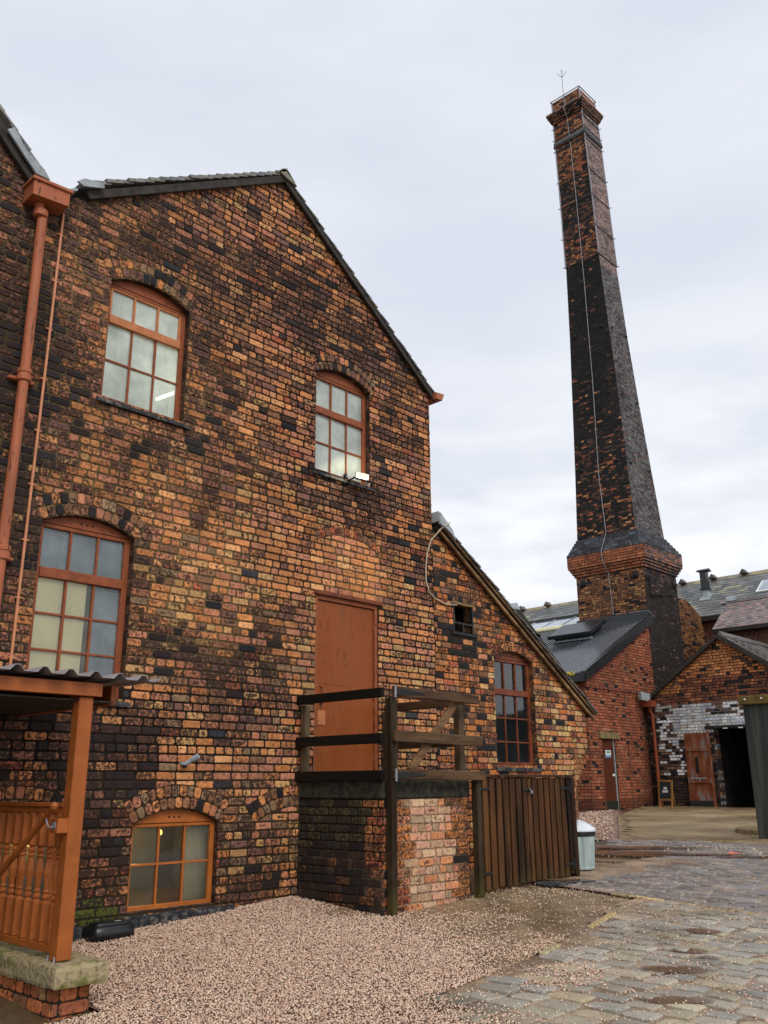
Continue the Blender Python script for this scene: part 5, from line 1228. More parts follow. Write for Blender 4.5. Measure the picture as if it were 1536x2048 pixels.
# corbelled head and top drum
mb = MB(); z = 25.85
for i in range(5):
    g = (.05, .10, .13, .17, .20)[i]; s = csec(z); chim_faces(mb, z, z+.085, s, s, lambda k, u, z, r: (pick(r, [(1, BLK), (1, BRN), (.7, (.36, .15, .08))] if k != 1 else [(1, (.30, .2, .16)), (1, BRN)]), .6), lambda k, u, z: (.02, .018, .016), 260+i, course=.085, grow=g)
    mb.box((s[0]-s[2]-g+.003, s[1]-s[3]-g+.003, z-.004), (s[0]+s[2]+g-.003, s[1]+s[3]+g-.003, z), 'bargeboard_dark'); z += .085
s = csec(z); mb.box((s[0]-s[2]-.20, s[1]-s[3]-.20, z-.003), (s[0]+s[2]+.20, s[1]+s[3]+.20, z+.03), 'slate', (.22, .16, .13, 1))
chim_faces(mb, z+.03, 26.92, s, csec(26.92), lambda k, u, z, r: (pick(r, [(2, (.46, .20, .11)), (1, (.40, .15, .08)), (.6, BRN), (.4, BLK)] if k != 1 else [(2, (.48, .26, .18)), (1, (.40, .22, .16))]), .4), lambda k, u, z: (.05, .035, .03), 270, grow=-.01)
mb.build('head', ch, fix=False)
def band(z, w, g, mat, name, h=.05, col=(1, 1, 1, 0)):
    s = csec(z); hx, hy = s[2]+g, s[3]+g; mb = MB(); t = .012
    for a, b in (((-hx-t, -hy-t), (hx+t, -hy)), ((-hx-t, hy), (hx+t, hy+t)), ((-hx-t, -hy), (-hx, hy)), ((hx, -hy), (hx+t, hy))):
        mb.box((s[0]+a[0], s[1]+a[1], z-h/2), (s[0]+b[0], s[1]+b[1], z+h/2), mat, col)
    for sx in (-1, 1):
        for sy in (-1, 1):
            c = (s[0]+sx*(hx+t/2), s[1]+sy*(hy+t/2), z)
            if name == 'iron_band': mb.tube([(c[0], c[1], z), (c[0]+sx*.07, c[1]+sy*.04, z+.01)], .010, mat, 6); mb.tube([(c[0], c[1], z), (c[0]+sx*.02, c[1]+sy*.08, z+.01)], .010, mat, 6)
    return mb.build(name, ch)
for z in (25.62, 25.10, 24.57, 23.15, 22.0, 20.65, 19.45): band(z, .05, .014, 'black_iron', 'iron_band')
band(24.93, 0, .04, 'speckled_stone', 'string_course', .12); band(24.80, 0, .05, 'speckled_stone_dark', 'string_course', .10)
# corner irons
mb = MB()
def cpt(z, sx, sy, g=.012): s = csec(z); return Vector((s[0]+sx*(s[2]+g), s[1]+sy*(s[3]+g), z))
for (za, zb) in ((19.45, 24.75), (25.0, 25.85), (26.32, 26.92)):
    for sx, sy in ((-1, -1), (1, -1), (-1, 1), (1, 1)): mb.tube([cpt(za, sx, sy), cpt((za+zb)/2, sx, sy), cpt(zb, sx, sy)], .026, 'strap_steel', 6)
mb.build('corner_iron', ch)
mb = MB(); s = csec(26.92)
for a, b in (((-1, -1), (1, -1)), ((-1, 1), (1, 1)), ((-1, -1), (-1, 1)), ((1, -1), (1, 1))):
    mb.tube([(s[0]+a[0]*s[2]*1.1, s[1]+a[1]*s[3]*1.08, 26.935), (s[0]+b[0]*s[2]*1.1, s[1]+b[1]*s[3]*1.08, 26.935)], .022, 'strap_steel', 6)
mb.build('top_rim', ch)
tp = MB(); s = csec(26.9); fx, fy = s[0]-s[2]-.03, 7.13
tp.tube([(fx, fy, 26.4), (fx, fy, 28.15)], .012, 'strap_steel', 6)
for a in range(4): tp.tube([(fx, fy, 27.80), (fx+.16*math.cos(a*1.57+.5), fy+.20*math.sin(a*1.57+.5), 28.05)], .011, 'strap_steel', 5)
tp.build('lightning_rod', ch)
mb = MB(); pts = []
for z, y in ((26.92, 7.10), (26.32, 7.06), ): s = csec(z); pts.append((s[0]-s[2]-.02, y, z))
pts += [(csec(26.3)[0]-csec(26.3)[2]-.22, 7.05, 26.3), (csec(26.1)[0]-csec(26.1)[2]-.22, 7.05, 26.15)]
for z, y in ((25.8, 7.04), (24.4, 7.0), (22.1, 6.95), (18.6, 6.90), (14.7, 6.87), (11.1, 6.86), (9.0, 6.72)): s = csec(z); pts.append((s[0]-s[2]-.03, y, z))
pts += [(25.27, 6.80, 8.36), (25.27, 6.78, 8.0), (25.47, 6.72, 7.62), (25.47, 6.66, 6.26), (25.47, 5.47, 6.24), (25.9, 5.47, 6.10)]
mb.tube(pts, .012, 'strap_steel', 6); mb.build('conductor_tape', ch)
for (z, l) in ((16.55, .72), (13.95, .72), (11.4, .72)):
    s = csec(z)
    for sy in (-.66, .74):
        mb = MB(); x = s[0]-s[2]; y = s[1]+s[3]*sy; mb.lathe((x, y, z), [(.075, 0), (.075, .02), (.03, .05), (.02, .09)], 'black_iron', 10, M=Matrix.Rotation(math.radians(-90), 4, 'Y')); mb.build('tie_plate', ch)
    for sx in (-.74, .74):
        mb = MB(); x = s[0]+s[2]*sx; y = s[1]-s[3]; mb.lathe((x, y, z-.1), [(.075, 0), (.075, .02), (.03, .05), (.02, .09)], 'black_iron', 10, M=Matrix.Rotation(math.radians(90), 4, 'X')); mb.build('tie_plate', ch)
for y in (7.70, 5.78): mb = MB(); mb.lathe((25.5, y, 7.42), [(.13, 0), (.13, .03), (.05, .07), (.04, .11)], 'black_iron', 12, M=Matrix.Rotation(math.radians(-90), 4, 'Y')); mb.build('tie_plate', ch)
for x in (25.75, 27.5): mb = MB(); mb.lathe((x, 5.5, 7.36), [(.13, 0), (.13, .03), (.05, .07), (.04, .11)], 'black_iron', 12, M=Matrix.Rotation(math.radians(90), 4, 'X')); mb.build('tie_plate', ch)
mb = MB(); mb.tube([(25.78, 5.45, 7.4), (25.76, 5.45, 6.75), (25.9, 5.45, 6.7)], .018, 'black_iron', 6); mb.tube([(25.76, 5.44, 6.78), (27.3, 5.44, 6.98)], .022, 'black_iron', 6); mb.build('iron_stay', ch)

# brick buttress behind the chimney
bt = thing('sloping_brick_wall', (30, 6.4, .5), 'orange brick wall with a raked top running right from the chimney base', 'wall')
def pal_bt(u, v, rng):
    n = fbm(u, v, 33); return pick(rng, [(2, (.34, .15, .06)), (1, (.40, .19, .07)), (1, (.22, .09, .045)), (1.4 if v < 5.9 else .4, BLK)]), .6
mb = MB(); brickwork(mb, lambda u, v, d: (u, 6.4-d, v), [(29.2, 3), (33.2, 3), (33.2, 6.0), (30.3, 7.34), (29.8, 7.34), (29.8, 7.34)][:5]+[(29.2, 7.34)], pal_bt, lambda u, v: (.025, .02, .018), detail=1, mat='brick_far', seed=301)
brickwork(mb, lambda u, v, d: (29.2-d, 6.4-u, v), [(-.6, 3), (0, 3), (0, 7.34), (-.6, 7.34)], pal_bt, lambda u, v: (.025, .02, .018), detail=1, mat='brick_far', seed=302)
mb.box((29.2, 6.4, 7.30), (30.3, 6.9, 7.36), 'brick_far', (.2, .13, .06, .5)); mb.beam((30.3, 6.65, 7.33), (33.2, 6.65, 5.99), .5, .06, 'brick_far', (.2, .13, .06, .5)); mb.build('wall', bt, fix=False)

# ================================================================== gabled outbuilding with flaking white paint
ob = thing('gabled_outbuilding', (24.83, 3.05, .45), 'gabled brick shed with flaking white and blue paint around a dark opening', 'building')
def pal_ob(u, v, rng):
    y = -u; n = fbm(y*1.6, v*1.6, 55); n2 = fbm(y*4, v*4, 57)
    top = 3.28+(fbm(y*2, 1, 3)-.5)*.25; white = 0
    if 2.45 < v < top: white = .97 if (y < 4.75 and n > .27) else (.75 if n2 > .42 else .2)
    elif 1.3 < v <= 2.6 and 4.35 < y < 5.15: white = .55 if n > .48 else .15
    if y > 5.15: white *= .15
    if v > 2.9 and y < 3.6: white *= .45 if n2 > .5 else 1
    if rng.random() < white: return pick(rng, [(3, (.70, .71, .71)), (.7, (.56, .60, .68)), (1, (.64, .62, .58))]), .05
    if v > 4.0: return pick(rng, [(2.8, (.50, .19, .07)), (1, (.54, .23, .09)), (.7, (.14, .065, .04)), (.3, BLK)]), .1
    if v > 3.2:
        if y > 4.3 and v > 3.55: return pick(rng, [(2, (.56, .24, .085)), (1, BRN)]), .1
        return pick(rng, [(2, (.18, .07, .042)), (1.3, (.28, .10, .052)), (.4, (.42, .16, .07)), (.5, BLK)]), .2
    k = .55 if v < 1.3 else 1
    c = pick(rng, [(2, (.10, .055, .04)), (1, (.15, .085, .055)), (1, BLK), (.3, (.26, .15, .08))]); return tuple(x*k for x in c), .3
mb = MB(); Po = lambda u, v, d: (24.83-d, -u, v); oo = [(-3.52, -.1), (-1.9, -.1), (-1.9, 2.55), (-3.52, 2.55)]
brickwork(mb, Po, [(-5.48, .1), (-.55, .1), (-.55, 3.32), (-3.05, 5.02), (-5.48, 3.36)], pal_ob, lambda u, v: (.44, .45, .46) if (2.5 < v < 3.3 and -5.0 < u < -2.4 and fbm(u*2, v*2, 5) > .33) else (.02, .017, .015), holes=[oo], seed=71, v0=.1, detail=1, mat='brick_far', h=.008, joint=.014, hdr=.3)
reveal(mb, Po, oo, .35, lambda u, z, r: (pick(r, [(1, (.35, .36, .36)), (1, BRN), (1, BLK)]), .8), rb, mat='brick_far')
brickwork(mb, lambda u, v, d: (u, .55-d, v), [(24.83, .1), (29.6, .1), (29.6, 3.3), (24.83, 3.3)], pal_eng, lambda u, v: (.05, .03, .02), seed=72, detail=1, mat='brick_far')
mb.build('wall', ob, fix=False)
mb = MB(); v = [(25.18, 1.7, -.1), (25.18, 3.7, -.1), (25.18, 3.7, 2.7), (25.18, 1.7, 2.7), (29, 1.7, -.1), (29, 3.7, -.1), (29, 3.7, 2.7), (29, 1.7, 2.7)]
mb.add(v, [(4, 5, 6, 7), (1, 2, 6, 5), (2, 3, 7, 6), (3, 0, 4, 7)], 'dark_interior'); mb.build('interior', ob, fix=False)
mb = MB(); mb.box((24.79, 1.8, 2.55), (25.0, 3.75, 2.63), 'plank_dark', bev=.008); mb.build('lintel', ob)
for y in (3.15, 2.72): mb = MB(); mb.box((24.775, y-.06, 2.535), (24.80, y+.06, 2.560), 'white_paint'); mb.build('bracket', ob)
mb = MB()
def ob_slope(mb, y0, z0, y1, z1):
    n = 16
    for i in range(n):
        t0, t1 = i/n, min(1, (i+1.3)/n); ya, za = y0+(y1-y0)*t0, z0+(z1-z0)*t0; yb, zb = y0+(y1-y0)*t1, z0+(z1-z0)*t1; x = 24.74
        while x < 29.8:
            c = pick(rb, [(1, (.07, .07, .065)), (1, (.12, .11, .10)), (.4, (.18, .14, .12))]); xe = x+.3
            vs = [(x, ya, za+.035), (x, yb, zb+.015), (xe-.004, yb, zb+.015), (xe-.004, ya, za+.035)]; vs += [(a, b, w-.02) for a, b, w in vs]
            mb.add(vs, [(0, 1, 2, 3), (7, 6, 5, 4), (0, 4, 5, 1), (1, 5, 6, 2), (2, 6, 7, 3), (3, 7, 4, 0)], 'slate', c+(1,)); x = xe
ob_slope(mb, 5.60, 3.36, 3.05, 5.12); ob_slope(mb, .45, 3.32, 3.05, 5.12)
rf = mb.build('roof', ob)
mb = MB(); mb.beam((24.74, 5.60, 3.30), (24.74, 3.05, 5.08), .10, .10, 'bargeboard_dark'); mb.beam((24.70, .45, 3.28), (24.70, 3.05, 5.08), .14, .13, 'bargeboard_dark'); mb.build('verge', rf)
mb = MB(); x = 24.9
while x < 29.5: mb.prism([(2.93, 5.09), (3.05, 5.24), (3.17, 5.09)], lambda u, w, d: (d, u, w), x, x+.28, 'slate', (.12, .11, .10, 1)); x += .30
for i in range(12):
    y = 2.75-i*.19; z = 5.12-(3.05-y)*.692; mb.prism([(y-.07, z+.02), (y+.07, z+.05), (y+.05, z+.15), (y-.06, z+.13)], lambda u, w, d: (d, u, w), 25.2, 25.32, 'slate', (.16, .15, .15, 1))
mb.build('ridge_tile', rf)
mb = MB(); mb.box((24.52, 5.14, 3.24), (24.85, 5.47, 3.42), 'pipe_dark', bev=.01); mb.build('hopper', ob)
mb = MB(); mb.tube([(24.70, 5.30, 3.26), (24.70, 5.30, 3.14), (24.76, 5.27, 3.0), (24.76, 5.27, 1.8), (24.76, 5.27, .3)], .05, 'pipe_dark', 12); mb.lathe((24.76, 5.27, 1.0), [(.052, 0), (.068, .01), (.068, .07), (.052, .08)], 'pipe_dark', 12); mb.build('downpipe', ob)
mb = MB(); mb.prism([(24.15, 3.66), (24.2, 3.43), (24.5, 3.40), (24.83, 3.52), (24.78, 3.62)], lambda u, w, d: (u, d, w), 5.25, 5.34, 'lead'); mb.build('gutter_end', ob)
# the weathered door folded back against the wall
dl = MB(); r_ = random.Random(4); y = 3.66
for i in range(6):
    dl.box((24.765, y+.004, .62), (24.795, y+.118, 2.46+r_.uniform(-.01, .01)), 'old_door', bev=.004); y += .12
dl = dl.build('door', ob)
mb = MB(); 
for z in (2.02, 1.16): mb.box((24.735, 3.68, z-.06), (24.764, 4.36, z+.06), 'old_door', bev=.006)
mb.box((24.73, 3.62, .45), (24.77, 3.68, 2.5), 'old_door'); mb.build('ledge', dl)
mb = MB(); mb.box((24.745, 3.68, .46), (24.80, 4.38, .64), 'plank_dark', bev=.006); mb.build('kick_board', dl)
mb = MB(); mb.box((24.72, 3.82, 1.21), (24.733, 4.28, 1.245), 'strap_steel', bev=.004); mb.box((24.72, 4.0, 1.14), (24.733, 4.03, 1.21), 'strap_steel'); mb.build('bolt', dl)
mb = MB(); mb.box((24.758, 4.02, 1.36), (24.764, 4.10, 1.80), 'black_iron'); mb.build('viewing_slot', dl)

# ================================================================== easel sign
es = thing('easel_sign', (23.83, 4.62, gz(23.8, 4.6)), 'small black NO ENTRY chalkboard in a wooden easel frame by the drainpipe', 'sign')
zb = gz(23.83, 4.6)+.02; Ms = Matrix.Translation((23.83, 4.64, zb)) @ Matrix.Rotation(math.radians(-12), 4, 'Z') @ Matrix.Rotation(math.radians(6), 4, 'Y')
mb = MB()
for y in (-.24, .19): mb.box((-.015, y, 0), (.015, y+.05, .72), 'easel_wood', (1, 1, 1, 1), M=Ms, bev=.003)
mb.box((-.015, -.19, .67), (.015, .19, .72), 'easel_wood', (1, 1, 1, 1), M=Ms); mb.box((-.015, -.19, .18), (.015, .19, .225), 'easel_wood', (1, 1, 1, 1), M=Ms); mb.build('frame', es)
Mr = Matrix.Translation((24.08, 4.66, zb)) @ Matrix.Rotation(math.radians(-12), 4, 'Z') @ Matrix.Rotation(math.radians(-10), 4, 'Y')
mb = MB(); 
for y in (-.22, .18): mb.box((-.012, y, 0), (.012, y+.04, .72), 'easel_wood', (.6, .6, .6, 1), M=Mr)
mb.box((-.012, -.18, .18), (.012, .18, .22), 'easel_wood', (.6, .6, .6, 1), M=Mr); mb.build('rear_leg', es)
mb = MB(); mb.box((-.006, -.19, .225), (.004, .19, .67), 'chalkboard', M=Ms); bd = mb.build('board', es)
FONT = {'N': [[(0, 0), (0, 1)], [(0, 1), (1, 0)], [(1, 0), (1, 1)]], 'O': [[(0, 0), (0, 1)], [(0, 1), (1, 1)], [(1, 1), (1, 0)], [(1, 0), (0, 0)]], 'E': [[(0, 0), (0, 1)], [(0, 1), (1, 1)], [(0, .5), (.8, .5)], [(0, 0), (1, 0)]],
        'T': [[(0, 1), (1, 1)], [(.5, 0), (.5, 1)]], 'R': [[(0, 0), (0, 1)], [(0, 1), (1, 1)], [(1, 1), (1, .5)], [(1, .5), (0, .5)], [(.4, .5), (1, 0)]], 'Y': [[(0, 1), (.5, .5)], [(1, 1), (.5, .5)], [(.5, .5), (.5, 0)]]}
mb = MB()
def write(txt, zc, w, h, gap, th):
    tot = len(txt)*w+(len(txt)-1)*gap; y = tot/2
    for c_ in txt:
        for (a, b), (c, d) in FONT[c_]:
            mb.beam(tuple(Ms @ Vector((-.012, y-a*w, zc+b*h))), tuple(Ms @ Vector((-.012, y-c*w, zc+d*h))), .008, th, 'white_paint', up=(1, 0, 0), bev=0) if False else mb.tube([tuple(Ms @ Vector((-.010, y-a*w, zc+b*h))), tuple(Ms @ Vector((-.010, y-c*w, zc+d*h)))], th/2, 'white_paint', 6)
        y -= w+gap
write('NO', .475, .034, .055, .016, .016); write('ENTRY', .39, .026, .055, .013, .014); mb.build('lettering', bd)

# ================================================================== grey boarded screen at the right edge
sc = thing('grey_screen', (15.5, -1.9, .18), 'tall dark grey streaked board screen with mossy timber capping at the right edge', 'screen')
mb = MB(); yy = -1.24
while yy > -4.6:
    mb.box((15.46+rb.uniform(-.004, .004), yy-.30, .22), (15.50, yy-.004, 2.36), 'board_grey', bev=.004); yy -= .305
mb.build('board', sc)
mb = MB(); mb.box((15.40, -4.7, 2.36), (15.56, -1.20, 2.50), 'timber_moss', bev=.012); mb.build('capping', sc)
mb = MB(); mb.box((15.51, -1.32, .1), (15.60, -1.23, 2.36), 'board_grey'); mb.box((15.51, -4.6, .1), (15.60, -4.5, 2.36), 'board_grey'); mb.build('post', sc)
mb = MB(); 
for y in (-1.32, -1.60): mb.lathe((15.39, y, 2.45), [(.016, -.012), (.016, .012)], 'white_paint', 8, M=Matrix.Rotation(math.radians(90), 4, 'Y'))
mb.build('bolt_head', sc)
mb = MB(); vs = []; n = 16
cc = (16.75, -.95); top = [(cc[0]+.75*math.cos(a), cc[1]+.55*math.sin(a)) for a in np.linspace(0, 2*math.pi, n, endpoint=False)]
mb.add([(x, y, gz(x, y)+.10) for x, y in top]+[(x+(x-cc[0])*.08, y+(y-cc[1])*.08, gz(x, y)-.05) for x, y in top], [tuple(range(n))]+[(i, n+i, n+(i+1) % n, (i+1) % n) for i in range(n)], 'lintel_stone')
tag(mb.build('concrete_block'), 'low rounded pale concrete block on the ground behind the grey screen', 'block')

# ================================================================== slate-roofed works behind
sr = thing('slate_roofed_works', (34, 8, .5), 'long building behind the chimney with a grey slate roof and small ridge vents', 'building')
mb = MB()
def slope_x(mb, x0, z0, x1, z1, y0, y1, n, seg, pal, mat='slate', th=.03):
    for i in range(n):
        t0, t1 = i/n, min(1, (i+1.25)/n); ax, az, bx2, bz2 = x0+(x1-x0)*t0, z0+(z1-z0)*t0, x0+(x1-x0)*t1, z0+(z1-z0)*t1; y = y0+(seg/2 if i % 2 else 0)-seg
        while y < y1:
            a, b = max(y, y0), min(y+seg-.006, y1); y += seg
            if b <= a: continue
            c = pal(rb); l = .035+rb.uniform(0, .010)
            mb.add([(ax, a, az+l), (bx2, a, bz2+.008), (bx2, b, bz2+.008), (ax, b, az+l), (ax, a, az+l-th), (ax, b, az+l-th)], [(0, 1, 2, 3), (0, 3, 5, 4)], mat, c+(1,))
sp = lambda r: pick(r, [(2, (.17, .175, .17)), (1, (.22, .22, .21)), (1, (.12, .125, .13)), (.4, (.28, .27, .17))])
slope_x(mb, 31.3, 6.88, 34, 8.77, -4, 17.6, 15, .34, sp)
mb.add([(34, -4, 8.76), (34, 17.6, 8.76), (37, 17.6, 6.8), (37, -4, 6.8)], [(0, 1, 2, 3)], 'slate', (.12, .12, .12, 1))
rf = mb.build('roof', sr, fix=False)
mb = MB(); y = -4
while y < 17.6: mb.prism([(33.86, 8.70), (34.0, 8.86), (34.14, 8.70)], lambda u, w, d: (u, d, w), y, y+.43, 'slate', pick(rb, [(1, (.34, .28, .15)), (1, (.24, .21, .15))])+(1,)); y += .45
mb.build('ridge_tile', rf)
for y in (14.6, 16.0, 8.14, 6.87, 5.64, 4.3): mb = MB(); mb.prism([(y-.14, 8.80), (y, 8.98), (y+.14, 8.80)], lambda u, w, d: (d, u, w), 33.7, 34.05, 'slate', (.10, .08, .07, 1)); mb.build('ridge_vent', rf)
mb = MB(); mb.box((31.5, -4, 0), (31.6, 17.6, 6.86), 'brick_far', (.22, .09, .06, .5)); mb.box((31.25, -4, 6.72), (31.5, 17.6, 6.88), 'bargeboard_dark'); mb.box((31.6, 17.4, 0), (36.8, 17.6, 6.8), 'brick_far', (.22, .09, .06, .5)); mb.prism([(31.4, 6.8), (34, 8.72), (36.9, 6.8)], lambda u, w, d: (u, d, w), 17.4, 17.59, 'brick_far', (.22, .09, .06, .5)); mb.build('wall', sr)
mb = MB(); s_ = math.atan2(8.77-6.88, 2.7); mb.beam((32.4, 4.35, 7.72), (33.15, 4.35, 8.245), .80, .05, 'white_paint'); mb.beam((32.47, 4.35, 7.80), (33.08, 4.35, 8.225), .62, .03, 'skylight_glass'); mb.build('skylight', rf)
def flue(x, y, zb, h, w, lab):
    t = thing('roof_flue', (x, y, zb), lab, 'flue', 'flues on the slate roof')
    mb = MB(); mb.box((x-w, y-w, zb+.30), (x+w, y+w, zb+h), 'black_trim', bev=.01); mb.build('duct', t)
    mb = MB(); mb.box((x-w*.8, y-w*.8, zb-.2), (x+w*.8, y+w*.8, zb+.30), 'galvanised'); mb.box((x-w*1.3, y-w*1.3, zb+.27), (x+w*1.3, y+w*1.3, zb+.31), 'black_iron'); mb.build('collar', t)
    mb = MB(); mb.prism([(x-w*1.8, zb+h+.02), (x+w*1.8, zb+h+.02), (x, zb+h+.12)], lambda u, w_, d: (u, d, w_), y-w*1.8, y+w*1.8, 'black_iron'); mb.build('cowl', t)
    mb = MB(); s2 = .7
    vs = [(x-w*1.9, y-w*1.7, zb-.02-w*1.9*s2+.06), (x+w*1.2, y-w*1.7, zb+w*1.2*s2+.06), (x+w*1.2, y+w*1.7, zb+w*1.2*s2+.06), (x-w*1.9, y+w*1.7, zb-.02-w*1.9*s2+.06)]
    mb.add(vs+[(a, b, c-.03) for a, b, c in vs], [(0, 1, 2, 3), (7, 6, 5, 4), (0, 4, 5, 1), (1, 5, 6, 2), (2, 6, 7, 3), (3, 7, 4, 0)], 'lead'); mb.build('flashing', t)
flue(32.65, 6.70, 7.86, .98, .125, 'square black metal flue with a cap standing clear on the slate roof')
flue(32.9, 8.30, 8.05, .90, .11, 'slim metal flue on the slate roof half hidden by the chimney base')

# tiled roof building
tr = thing('tiled_roof_building', (29, 3, .5), 'building with a reddish grey plain tile roof behind the gabled shed', 'building')
mb = MB(); slope_x(mb, 28.52, 5.90, 30.0, 7.02, -5, 4.82, 15, .17, lambda r: pick(r, [(2, (.32, .25, .24)), (1, (.25, .22, .22)), (1, (.40, .27, .25)), (.5, (.19, .17, .17))]), th=.025)
mb.add([(30, -5, 7.01), (30, 4.82, 7.01), (31.4, 4.82, 5.9), (31.4, -5, 5.9)], [(0, 1, 2, 3)], 'slate', (.16, .13, .12, 1)); rf = mb.build('roof', tr, fix=False)
mb = MB(); y = -5
while y < 4.8: mb.prism([(29.87, 6.98), (30.0, 7.12), (30.13, 6.98)], lambda u, w, d: (u, d, w), y, y+.30, 'slate', pick(rb, [(1, (.22, .18, .15)), (1, (.15, .13, .12))])+(1,)); y += .315
mb.prism([(29.9, 7.05), (30.0, 7.2), (30.1, 7.05)], lambda u, w, d: (u, d, w), 4.5, 4.85, 'lead'); mb.build('ridge_tile', rf)
mb = MB(); mb.box((28.8, -5, 0), (28.9, 4.7, 5.85), 'brick_far', (.20, .09, .06, .5)); mb.box((28.9, 4.6, 0), (31, 4.7, 5.9), 'brick_far', (.2, .09, .06, .5)); mb.prism([(28.7, 5.85), (30, 6.95), (31.2, 5.9)], lambda u, w, d: (u, d, w), 4.6, 4.72, 'brick_far', (.2, .09, .06, .5)); mb.box((28.45, -5, 5.78), (28.8, 4.8, 5.90), 'bargeboard_dark'); mb.build('wall', tr)

# ================================================================== porch and its low wall
lw = thing('low_wall', (3.27, -.8, -.3), 'low red brick wall with a thick mossy stone coping under the porch', 'wall')
mb = MB(); pl_ = lambda u, v, r: (pick(r, [(2, (.52, .17, .065)), (1, (.40, .13, .06)), (.5, BUF), (.6, BRN)]), .25)
mo_ = lambda u, v: (.05, .045, .035)
brickwork(mb, lambda u, v, d: (u, -1.64-d, v), [(3.13, -1.0), (3.385, -1.0), (3.385, -.145), (3.13, -.145)], pl_, mo_, seed=81, v0=-1.0, L=.25, hdr=0, course=.085)
brickwork(mb, lambda u, v, d: (3.13-d, -u, v), [(0, -1.0), (1.64, -1.0), (1.64, -.145), (0, -.145)], pl_, mo_, seed=82, v0=-1.0, course=.085)
brickwork(mb, lambda u, v, d: (3.385+d, u, v), [(-1.64, -1.0), (0, -1.0), (0, -.145), (-1.64, -.145)], pl_, mo_, seed=83, v0=-1.0, course=.085)
mb.build('brickwork', lw, fix=False)
def rough_block(mb, x0, x1, y0, y1, z0, z1, mat, col, seed, nx=10, ny=26, nz=5, bev=.016, amp=.008):
    from mathutils import noise as mn
    
    vs = {}; fs = []; out = []
    def V(i, j, k):
        if (i, j, k) in vs: return vs[(i, j, k)]
        x, y, z = x0+(x1-x0)*i/nx, y0+(y1-y0)*j/ny, z0+(z1-z0)*k/nz
        c = Vector(((x0+x1)/2, (y0+y1)/2, (z0+z1)/2)); ex = min(x-x0, x1-x); ey = min(y-y0, y1-y); ez = min(z-z0, z1-z); e3 = sorted((ex, ey, ez))
        p = Vector((x, y, z)); b = max(0, bev-e3[1])
        if b > 0:
            if ex < bev: p.x += (b*.45) if x < c.x else -(b*.45)
            if ey < bev: p.y += (b*.45) if y < c.y else -(b*.45)
            if ez < bev: p.z += (b*.45) if z < c.z else -(b*.45)
        nn = mn.noise_vector(p*9+Vector((seed, 0, 0)))*amp+mn.noise_vector(p*31)*amp*.45; p += nn
        vs[(i, j, k)] = len(out); out.append(tuple(p)); return vs[(i, j, k)]
    for i in range(nx):
        for j in range(ny):
            fs.append((V(i, j, nz), V(i+1, j, nz), V(i+1, j+1, nz), V(i, j+1, nz))); fs.append((V(i, j, 0), V(i, j+1, 0), V(i+1, j+1, 0), V(i+1, j, 0)))
    for i in range(nx):
        for k in range(nz):
            fs.append((V(i, 0, k), V(i+1, 0, k), V(i+1, 0, k+1), V(i, 0, k+1))); fs.append((V(i, ny, k), V(i, ny, k+1), V(i+1, ny, k+1), V(i+1, ny, k)))
    for j in range(ny):
        for k in range(nz):
            fs.append((V(0, j, k), V(0, j, k+1), V(0, j+1, k+1), V(0, j+1, k))); fs.append((V(nx, j, k), V(nx, j+1, k), V(nx, j+1, k+1), V(nx, j, k+1)))
    mb.add(out, fs, mat, col)
mb = MB(); rough_block(mb, 3.07, 3.46, -1.76, -.90, -.145, -.005, 'coping', (.36, .29, .16, 1), 3); rough_block(mb, 3.07, 3.46, -.89, -.01, -.145, -.005, 'coping', (.30, .25, .15, 1), 7)
mb.build('coping', lw, smooth=False, fix=False)

po = thing('porch', (3.2, -.8, 0), 'orange-brown timber porch with turned balusters and clear corrugated roofing', 'porch')
mb = MB(); mb.box((3.155, -1.60, -.002), (3.262, -1.50, 1.70), 'porch_paint', bev=.006); mb.build('post', po)
mb = MB(); mb.box((-.4, -1.63, 1.705), (3.31, -1.585, 1.80), 'porch_paint', bev=.004); mb.build('fascia_beam', po)
mb = MB(); mb.box((3.44, -1.52, 1.665), (3.485, -.02, 1.805), 'porch_paint', bev=.004); mb.build('outer_rafter', po)
mb = MB(); mb.box((3.14, -1.50, 1.68), (3.18, -.02, 1.80), 'porch_paint'); 
for x in (2.5, 1.8, 1.1, .4): mb.box((x, -1.58, 1.70), (x+.04, -.02, 1.80), 'porch_paint')
mb.box((-.4, -.05, 1.68), (3.48, -.012, 1.80), 'porch_paint'); mb.build('joists', po)
mb = MB(); mb.box((-.4, -1.58, 1.672), (3.43, -.06, 1.684), 'bargeboard_dark'); mb.build('shade_soffit', po)  # black sheet below the joists stands in for the shade under the roof
mb = MB(); prof = []; x = 3.68
while x > -.5: prof += [(x, .0), (x-.05, .0), (x-.085, .038), (x-.115, .038), (x-.15, .0)]; x -= .19
prof = [(3.73, .03)]+prof; yy = [-1.72, -.9, -.02]
vs = [(x, y, 1.835+h) for y in yy for x, h in prof]; n = len(prof); fs = [(s_*n+i, s_*n+i+1, (s_+1)*n+i+1, (s_+1)*n+i) for s_ in range(2) for i in range(n-1)]
mb.add(vs, fs, 'corrugated_clear'); mb.add([(a, b, c-.004) for a, b, c in vs], fs, 'corrugated_clear'); mb.add(vs[:n]+[(a, b, c-.004) for a, b, c in vs[:n]], [(i, i+1, n+i+1, n+i) for i in range(n-1)], 'corrugated_clear'); mb.build('corrugated_sheet', po, fix=False)
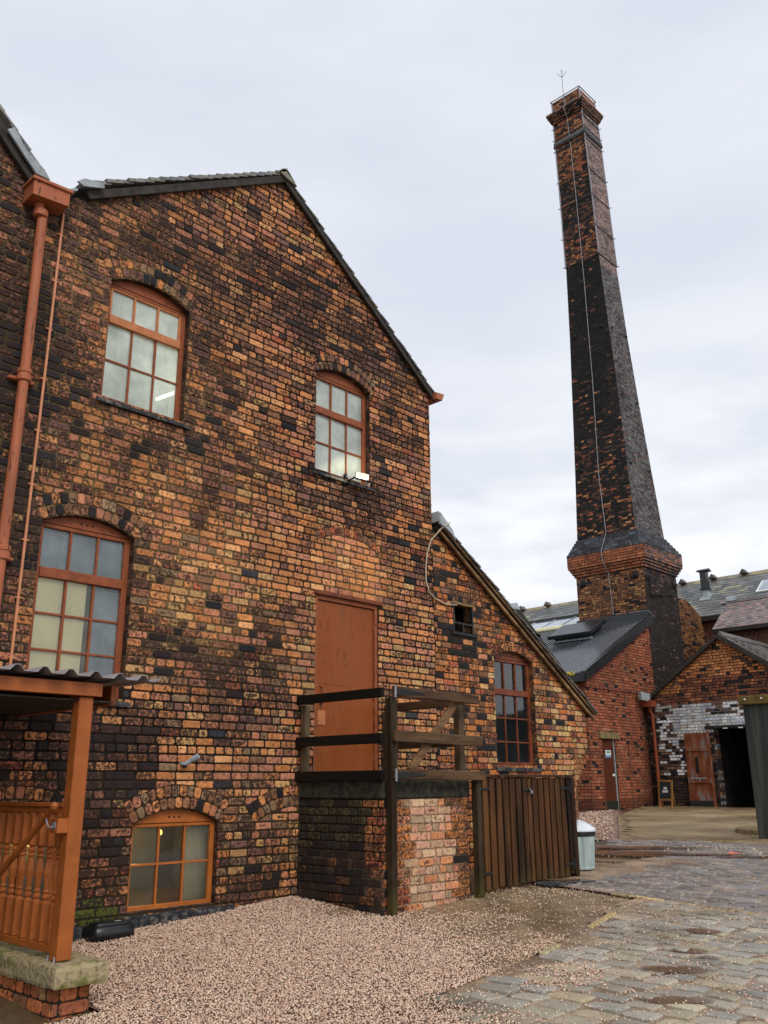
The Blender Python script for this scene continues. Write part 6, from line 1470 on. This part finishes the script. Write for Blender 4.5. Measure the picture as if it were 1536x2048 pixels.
# balustrade between post and wall
mb = MB(); mb.box((3.155, -1.50, .955), (3.235, -.02, .985), 'porch_paint', bev=.006); mb.box((3.17, -1.50, .915), (3.22, -.02, .953), 'porch_paint', bev=.004); mb.build('top_rail', po)
mb = MB(); mb.box((3.165, -1.50, .035), (3.225, -.02, .085), 'porch_paint', bev=.006); mb.build('bottom_rail', po)
bal = None; i = 0; y = -1.43
while y < -.05:
    if bal is None:
        mb = MB(); mb.box((-.03, -.03, .085), (.03, .03, .335), 'porch_paint', bev=.006); mb.box((-.03, -.03, .69), (.03, .03, .915), 'porch_paint', bev=.006)
        mb.lathe((0, 0, 0), [(r_v*1.4, z_v) for r_v, z_v in [(.018, .335), (.012, .345), (.019, .36), (.019, .372), (.012, .385), (.018, .40), (.012, .415), (.015, .45), (.021, .52), (.017, .58), (.012, .61), (.018, .625), (.012, .64), (.019, .655), (.019, .667), (.012, .68), (.018, .69)]], 'porch_paint', 12)
        bal = mb.build('baluster', None, origin=(0, 0, 0)); b = bal
    else:
        b = bal.copy(); COL.objects.link(b)
    b.parent = po; b.location = (3.195-3.2, y+.8, 0); b['_org'] = (0, 0, 0); y += .135; i += 1
# handrail going down the sunk steps
mb = MB(); mb.tube([(3.01, -1.66, .965), (3.03, -1.50, .885), (3.02, -.93, .51), (3.0, -.1, -.02)], .022, 'porch_paint', 12); mb.lathe((3.005, -1.665, .97), [(.0, -.026), (.02, -.02), (.027, 0), (.02, .02), (0, .026)], 'porch_paint', 12); mb.build('handrail', po, smooth=False)
mb = MB(); mb.box((3.075, -1.60, .79), (3.155, -1.50, .885), 'porch_paint', bev=.004); mb.build('rail_block', po)
mb = MB(); mb.tube([(3.075, -1.56, .84), (3.045, -1.575, .83), (3.02, -1.585, .835), (3.012, -1.575, .86), (3.012, -1.56, .885)], .0055, 'strap_steel', 8); mb.lathe((3.072, -1.555, .84), [(.026, -.003), (.026, .003)], 'strap_steel', 12, M=Matrix.Rotation(math.radians(90), 4, 'Y')); mb.build('rail_bracket', po)
mb = MB()
for (x, y) in ((3.14, -1.60), (3.145, -1.50), (3.28, -1.53)): mb.tube([(x, y, -.01), (x, y, .03)], .006, 'strap_steel', 6)
mb.build('bolt', po)
# a scrap of litter on the paving
mb = MB(); rr_ = random.Random(9); vs = [(13.08+.06*math.cos(a)*rr_.uniform(.6, 1.2), -1.8+.13*math.sin(a)*rr_.uniform(.5, 1.2), gz(13.08, -1.8)+.03+rr_.uniform(0, .02)) for a in np.linspace(0, 6, 9)]
mb.add(vs+[(13.08, -1.8, gz(13.08, -1.8)+.06)], [(i, (i+1) % 9, 9) for i in range(9)], 'litter_paint'); tag(mb.build('crumpled_wrapper', fix=False), 'small crumpled pink wrapper lying on the wet paving', 'litter')

for o in bpy.data.objects:
    if '_org' in o: del o['_org']
